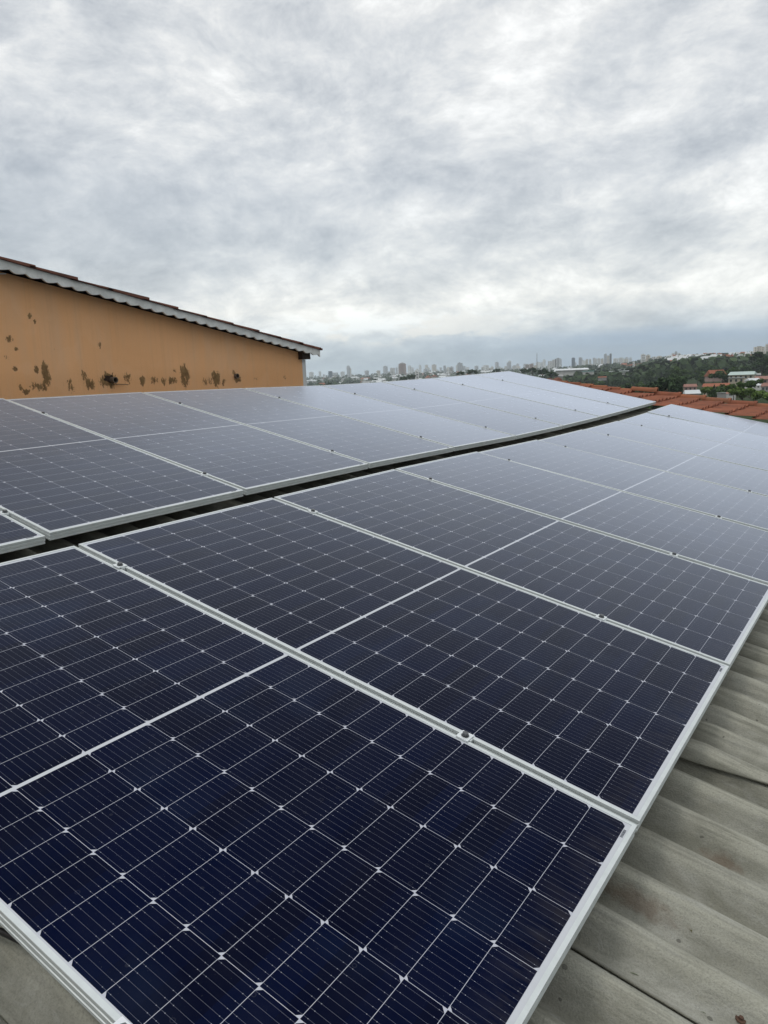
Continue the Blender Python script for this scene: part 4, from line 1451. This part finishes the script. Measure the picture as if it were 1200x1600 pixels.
T(988.3, 991.6, 564.5, 580, 1300, 'white', "thin white shaft left of the rose apartment block", cat='building')
T(1049, 1053.4, 551.5, 564, 2300, 'white', "left one of three white towers on the hill line")
T(1053.8, 1058, 549, 564, 2320, 'grey', "middle and highest of three white towers on the hill line")
T(1058.4, 1063, 551.5, 564, 2300, 'white', "right one of three white towers on the hill line")
T(1176.5, 1194, 541, 566, 1350, 'cream', "big pale block on the hill at the right edge", cat='building')
T(1194.6, 1204, 537, 566, 1340, 'cream', "taller pale tower part-hidden at the right edge on the hill")
# slim lattice mast
p = at(839, 580, 2450); q = at(839, 551.5, 2450)
bm = bmesh.new()
gz = ground_z(p.x, p.y)
for k in range(3):
    a_ = 2 * math.pi * k / 3
    tube(bm, [(math.cos(a_) * 1.3, math.sin(a_) * 1.3, 0), (math.cos(a_) * .4, math.sin(a_) * .4, q.z - gz)], .28, 5)
for i in range(14):
    z0 = (q.z - gz) * i / 14; z1 = (q.z - gz) * (i + 1) / 14; r0 = 1.3 - .9 * i / 14
    for k in range(3):
        a_ = 2 * math.pi * k / 3; b2 = 2 * math.pi * (k + 1) / 3
        tube(bm, [(math.cos(a_) * r0, math.sin(a_) * r0, z0), (math.cos(b2) * r0, math.sin(b2) * r0, z1)], .12, 4)
ms = link('lattice_mast', bm, plain("mast_steel", (.16, .15, .15), .6)); ms.location = (p.x, p.y, gz)
tag(ms, "thin tall lattice mast on the skyline beside brownish towers", 'mast')

# small far towers that make the rest of the skyline
rs = random.Random(77)
far_protos = {}
FAR_LAB = {'white': "faint pale small tower far off in the hazy skyline", 'grey': "faint grey small tower far off in the hazy skyline", 'cream': "faint cream small tower far off in the hazy skyline"}
for i in range(92):
    px = rs.choice([rs.uniform(484, 720), rs.uniform(500, 760), rs.uniform(640, 850), rs.uniform(840, 990), rs.uniform(700, 860)])
    d_ = rs.uniform(3600, 5200)
    x, y = ground_at(px, d_)
    m_ = rs.choice(['white', 'grey', 'cream', 'white', 'grey'])
    if m_ not in far_protos:
        root = empty('distant_tower')
        bm = bmesh.new(); prism(bm, [(-.5, -.5), (-.12, -.5), (-.12, -.38), (.12, -.38), (.12, -.5), (.5, -.5), (.5, .5), (-.5, .5)], 0, .95)
        me_ = link('wall', bm, plain('distant_%s_tower' % m_, {'white': (.74, .74, .72), 'grey': (.48, .49, .51), 'cream': (.66, .61, .53)}[m_], .85, 0, .3, 9), root)
        bm = bmesh.new(); box(bm, -.22, -.2, .951, .2, .24, 1.0)
        link('roof_house', bm, M_ROOFGREY, root)
        far_protos[m_] = root; o = root
    else:
        o = dup(far_protos[m_])
    w_ = rs.uniform(11, 20); h = rs.uniform(18, 40) if rs.random() < .8 else rs.uniform(40, 58)
    o.location = (x, y, ground_z(x, y) - 1); o.rotation_euler = (0, 0, rs.uniform(0, 1.57)); o.scale = (w_, w_ * rs.uniform(.7, 1.1), h)
    tag(o, FAR_LAB[m_], 'tower', 'faint small towers along the far skyline, %s' % m_)

# low houses
def house_at(px, py_base, d_, wpx, hpx, wall, roofm, label, group=None, roof='hip', yaw=0.0, snap=False, nwin=3, wf=.62):
    c = at(px, py_base, d_)
    if snap:
        c.z = ground_z(c.x, c.y)
    w_ = wpx / FPX * d_; h = hpx / FPX * d_
    dp = w_ * R.uniform(.6, .9)
    az = math.atan2(c.x, c.y)
    root = empty('house', (c.x, c.y, c.z), -az + yaw)
    hw_ = h * (wf if roof != 'flat' else .9)
    bm = bmesh.new(); box(bm, -w_ / 2, -dp / 2, -1.2, w_ / 2, dp / 2, hw_)
    link('wall', bm, wall, root)
    bm = bmesh.new(); e = w_ * .05
    if roof == 'flat':
        box(bm, -w_ / 2 - e, -dp / 2 - e, hw_ + .01, w_ / 2 + e, dp / 2 + e, h)
    else:
        k = .55 if roof == 'hip' else 1.02
        v = [bm.verts.new(q) for q in ((-w_ / 2 - e, -dp / 2 - e, hw_ + .01), (w_ / 2 + e, -dp / 2 - e, hw_ + .01), (w_ / 2 + e, dp / 2 + e, hw_ + .01), (-w_ / 2 - e, dp / 2 + e, hw_ + .01),
                                       (-w_ / 2 * k, 0, h), (w_ / 2 * k, 0, h))]
        for f in ((0, 1, 5, 4), (2, 3, 4, 5), (1, 2, 5), (3, 0, 4), (3, 2, 1, 0)):
            bm.faces.new([v[i] for i in f])
    link('roof', bm, roofm, root)
    if nwin and d_ < 700:
        for i in range(nwin):
            x = -w_ / 2 + w_ * (i + .5) / nwin
            bm = bmesh.new(); s_ = w_ / nwin * .2
            box(bm, x - s_, -dp / 2 - .06, hw_ * .35, x + s_, -dp / 2 - .004, hw_ * .8)
            link('window', bm, M_DARKGLASS, root)
    tag(root, label, 'house', group)
    return root


HW_W = plain("white_house_wall", (.55, .54, .51), .85, 0, .12, .4)
HW_C = plain("cream_house_wall", (.46, .40, .31), .85, 0, .12, .4)
HW_G = plain("grey_house_wall", (.30, .29, .28), .85, 0, .15, .4)
HW_P = plain("faded_pink_house_wall", (.36, .25, .22), .85, 0, .12, .4)
H = house_at
H(1118, 592, 420, 22, 12.5, HW_P, M_ROOFCLAY, "red roofed house half sunk in dark trees on the slope", roof='gable', yaw=.5, nwin=2, wf=.3)
H(1160, 593, 330, 31, 11, HW_C, M_ROOFGREEN, "long two-storey house with pale green roof at the right", roof='gable', yaw=-.15, nwin=5)
H(1150, 599, 300, 20, 8, HW_C, M_ROOFGREY, "low cream building in front of the long pale green roof", roof='flat')
H(1181, 590, 350, 12, 6, HW_G, M_ROOFGREY, "small grey roof right of the long pale green roof", roof='gable')
H(1176, 601, 260, 16, 9, HW_W, M_ROOFWHITE, "white roofed house below the long pale green roof", roof='gable', yaw=.6)
H(1193, 600, 280, 22, 11, HW_P, M_ROOFPINK, "pink roofed house at the right edge of the valley", roof='gable', yaw=.2)
H(1187, 607, 240, 14, 7, HW_W, M_ROOFWHITE, "pale low roof in front of the pink roofed house", roof='gable', yaw=-.4)
H(1198, 612, 220, 14, 12, HW_G, M_ROOFPINK, "grey walled house below the pink roofed one, cut by the picture edge", roof='gable')
H(1119, 611, 260, 34, 11, HW_C, M_ROOFCLAY, "long clay roofed house either side of the pointed conical tree", roof='gable', nwin=6)
H(1078, 611, 250, 17, 10, HW_P, M_ROOFPINK, "pink walled house left of the bright small tree", roof='gable', yaw=.1)
H(1081, 618, 210, 20, 8, HW_G, M_ROOFWHITE, "low house with pale white roof just behind the tiled verge", roof='gable', yaw=.2, nwin=0, wf=.35)
H(1057, 611, 270, 14, 12, HW_W, M_ROOFPINK, "white house with dark faded roof left of the pink walled house", roof='gable', yaw=-.2)
H(1043, 609, 290, 9, 11, HW_W, M_ROOFGREY, "narrow white house with chimney-like top behind the verge", roof='flat')
H(1049, 615, 240, 16, 7, HW_C, M_ROOFCLAY, "low cream house squeezed behind the tiled verge", roof='gable')
H(1028, 613, 260, 12, 9, HW_W, M_ROOFWHITE, "white gable end just above the raised verge tile", roof='gable', yaw=1.2)
H(1130, 618, 220, 16, 4, HW_G, M_ROOFGREY, "grey low shed in front of the long clay roofed house", roof='flat', nwin=0)
H(1142, 619, 215, 12, 6, HW_W, M_ROOFPINK, "tiny white walled shed beside the dark bushy tree", roof='gable', nwin=1)
H(893, 582, 900, 46, 6, HW_W, M_ROOFWHITE, "very long white warehouse roof left of the valley wood", roof='gable', nwin=0)
H(884, 585, 780, 22, 6, HW_W, M_ROOFGREY, "grey white shed in front of the very long white warehouse", roof='flat', nwin=0)
H(919, 586, 760, 16, 6, HW_W, M_ROOFTEAL, "white shed with teal strip right of the long warehouse", roof='flat', nwin=0)
H(967, 587, 700, 26, 7, HW_W, M_ROOFWHITE, "white low factory in the middle of the valley wood", roof='flat', nwin=0)
H(972, 583, 760, 11, 6, HW_W, M_ROOFWHITE, "white upper block behind the low factory in the wood", roof='flat', nwin=0)
H(941, 592, 560, 12, 3.5, HW_G, M_ROOFCLAY, "small yellowish roof among the trees below the warehouse", roof='gable', nwin=0)
H(873, 592, 520, 12, 6, HW_G, M_ROOFGREY, "grey roof right beside the little dark gable", roof='gable', nwin=0)
H(1032, 580, 900, 10, 4, HW_W, M_ROOFWHITE, "small white roof right below the orange apartment block", roof='flat', nwin=0)

hl = random.Random(15)
hprotos = {}
HK = {'white': (HW_W, M_ROOFWHITE, "pale roofed low building in the far sprawl under the skyline"),
      'grey': (HW_W, M_ROOFGREY, "grey roofed low building in the far sprawl under the skyline"),
      'clay': (HW_C, M_ROOFCLAY, "clay roofed low building in the far sprawl under the skyline")}


def low_building(px, d_, w_, h, kind, lab=None, grp=None, dz=0.0):
    x, y = ground_at(px, d_)
    if kind not in hprotos:
        root = empty('low_building')
        bm = bmesh.new(); box(bm, -.5, -.4, -.9, .5, .4, .65); link('wall', bm, HK[kind][0], root)
        bm = bmesh.new()
        v = [bm.verts.new(q) for q in ((-.54, -.44, .651), (.54, -.44, .651), (.54, .44, .651), (-.54, .44, .651), (-.5, 0, 1), (.5, 0, 1))]
        for f in ((0, 1, 5, 4), (2, 3, 4, 5), (1, 2, 5), (3, 0, 4), (3, 2, 1, 0)):
            bm.faces.new([v[i] for i in f])
        link('roof', bm, HK[kind][1], root)
        hprotos[kind] = root; o = root
    else:
        o = dup(hprotos[kind])
    o.location = (x, y, ground_z(x, y) + dz); o.rotation_euler = (0, 0, hl.uniform(0, 3.14)); o.scale = (w_, w_ * hl.uniform(.6, 1), h)
    tag(o, lab or HK[kind][2], 'building', grp or ('low buildings in the far sprawl, %s roofs' % kind))


for i in range(210):
    px = hl.uniform(482, 860) if i < 165 else hl.uniform(840, 1000)
    d_ = 1100 + 2700 * hl.random() ** 1.1
    big = hl.random() < .2
    low_building(px, d_, hl.uniform(24, 52) if big else hl.uniform(10, 20), hl.uniform(6, 10) if big else hl.uniform(6, 14), hl.choices(['white', 'grey', 'clay'], [5, 3, 2])[0])
HK2 = {'white': "small white house among the trees of the far hill", 'clay': "small clay roofed house among the trees of the far hill"}
for i in range(105):
    px = hl.uniform(1040, 1200); d_ = 750 + 1500 * hl.random()
    k_ = hl.choices(['white', 'clay'], [5, 3])[0]
    low_building(px, d_, hl.uniform(7, 13), hl.uniform(8, 12), k_, HK2[k_], 'houses among the trees of the far hill, %s' % k_, 3.5)

# ------------------------------------------------------------------ haze
bm = bmesh.new()
box(bm, -7400, -7400, -45, 7400, 7400, EYE + 130)
hz = link('haze', bm, None)
hm = bpy.data.materials.new("thin_moist_air"); hm.use_nodes = True
ht = hm.node_tree; ht.nodes.clear()
pv_ = nd(ht, 'ShaderNodeVolumePrincipled')
pv_.inputs['Color'].default_value = (.88, .95, 1.0, 1)
pv_.inputs['Density'].default_value = 0.00015
ho = nd(ht, 'ShaderNodeOutputMaterial'); lk(ht, pv_.outputs[0], ho.inputs['Volume'])
hz.data.materials.append(hm)
hz['kind'] = 'stuff'
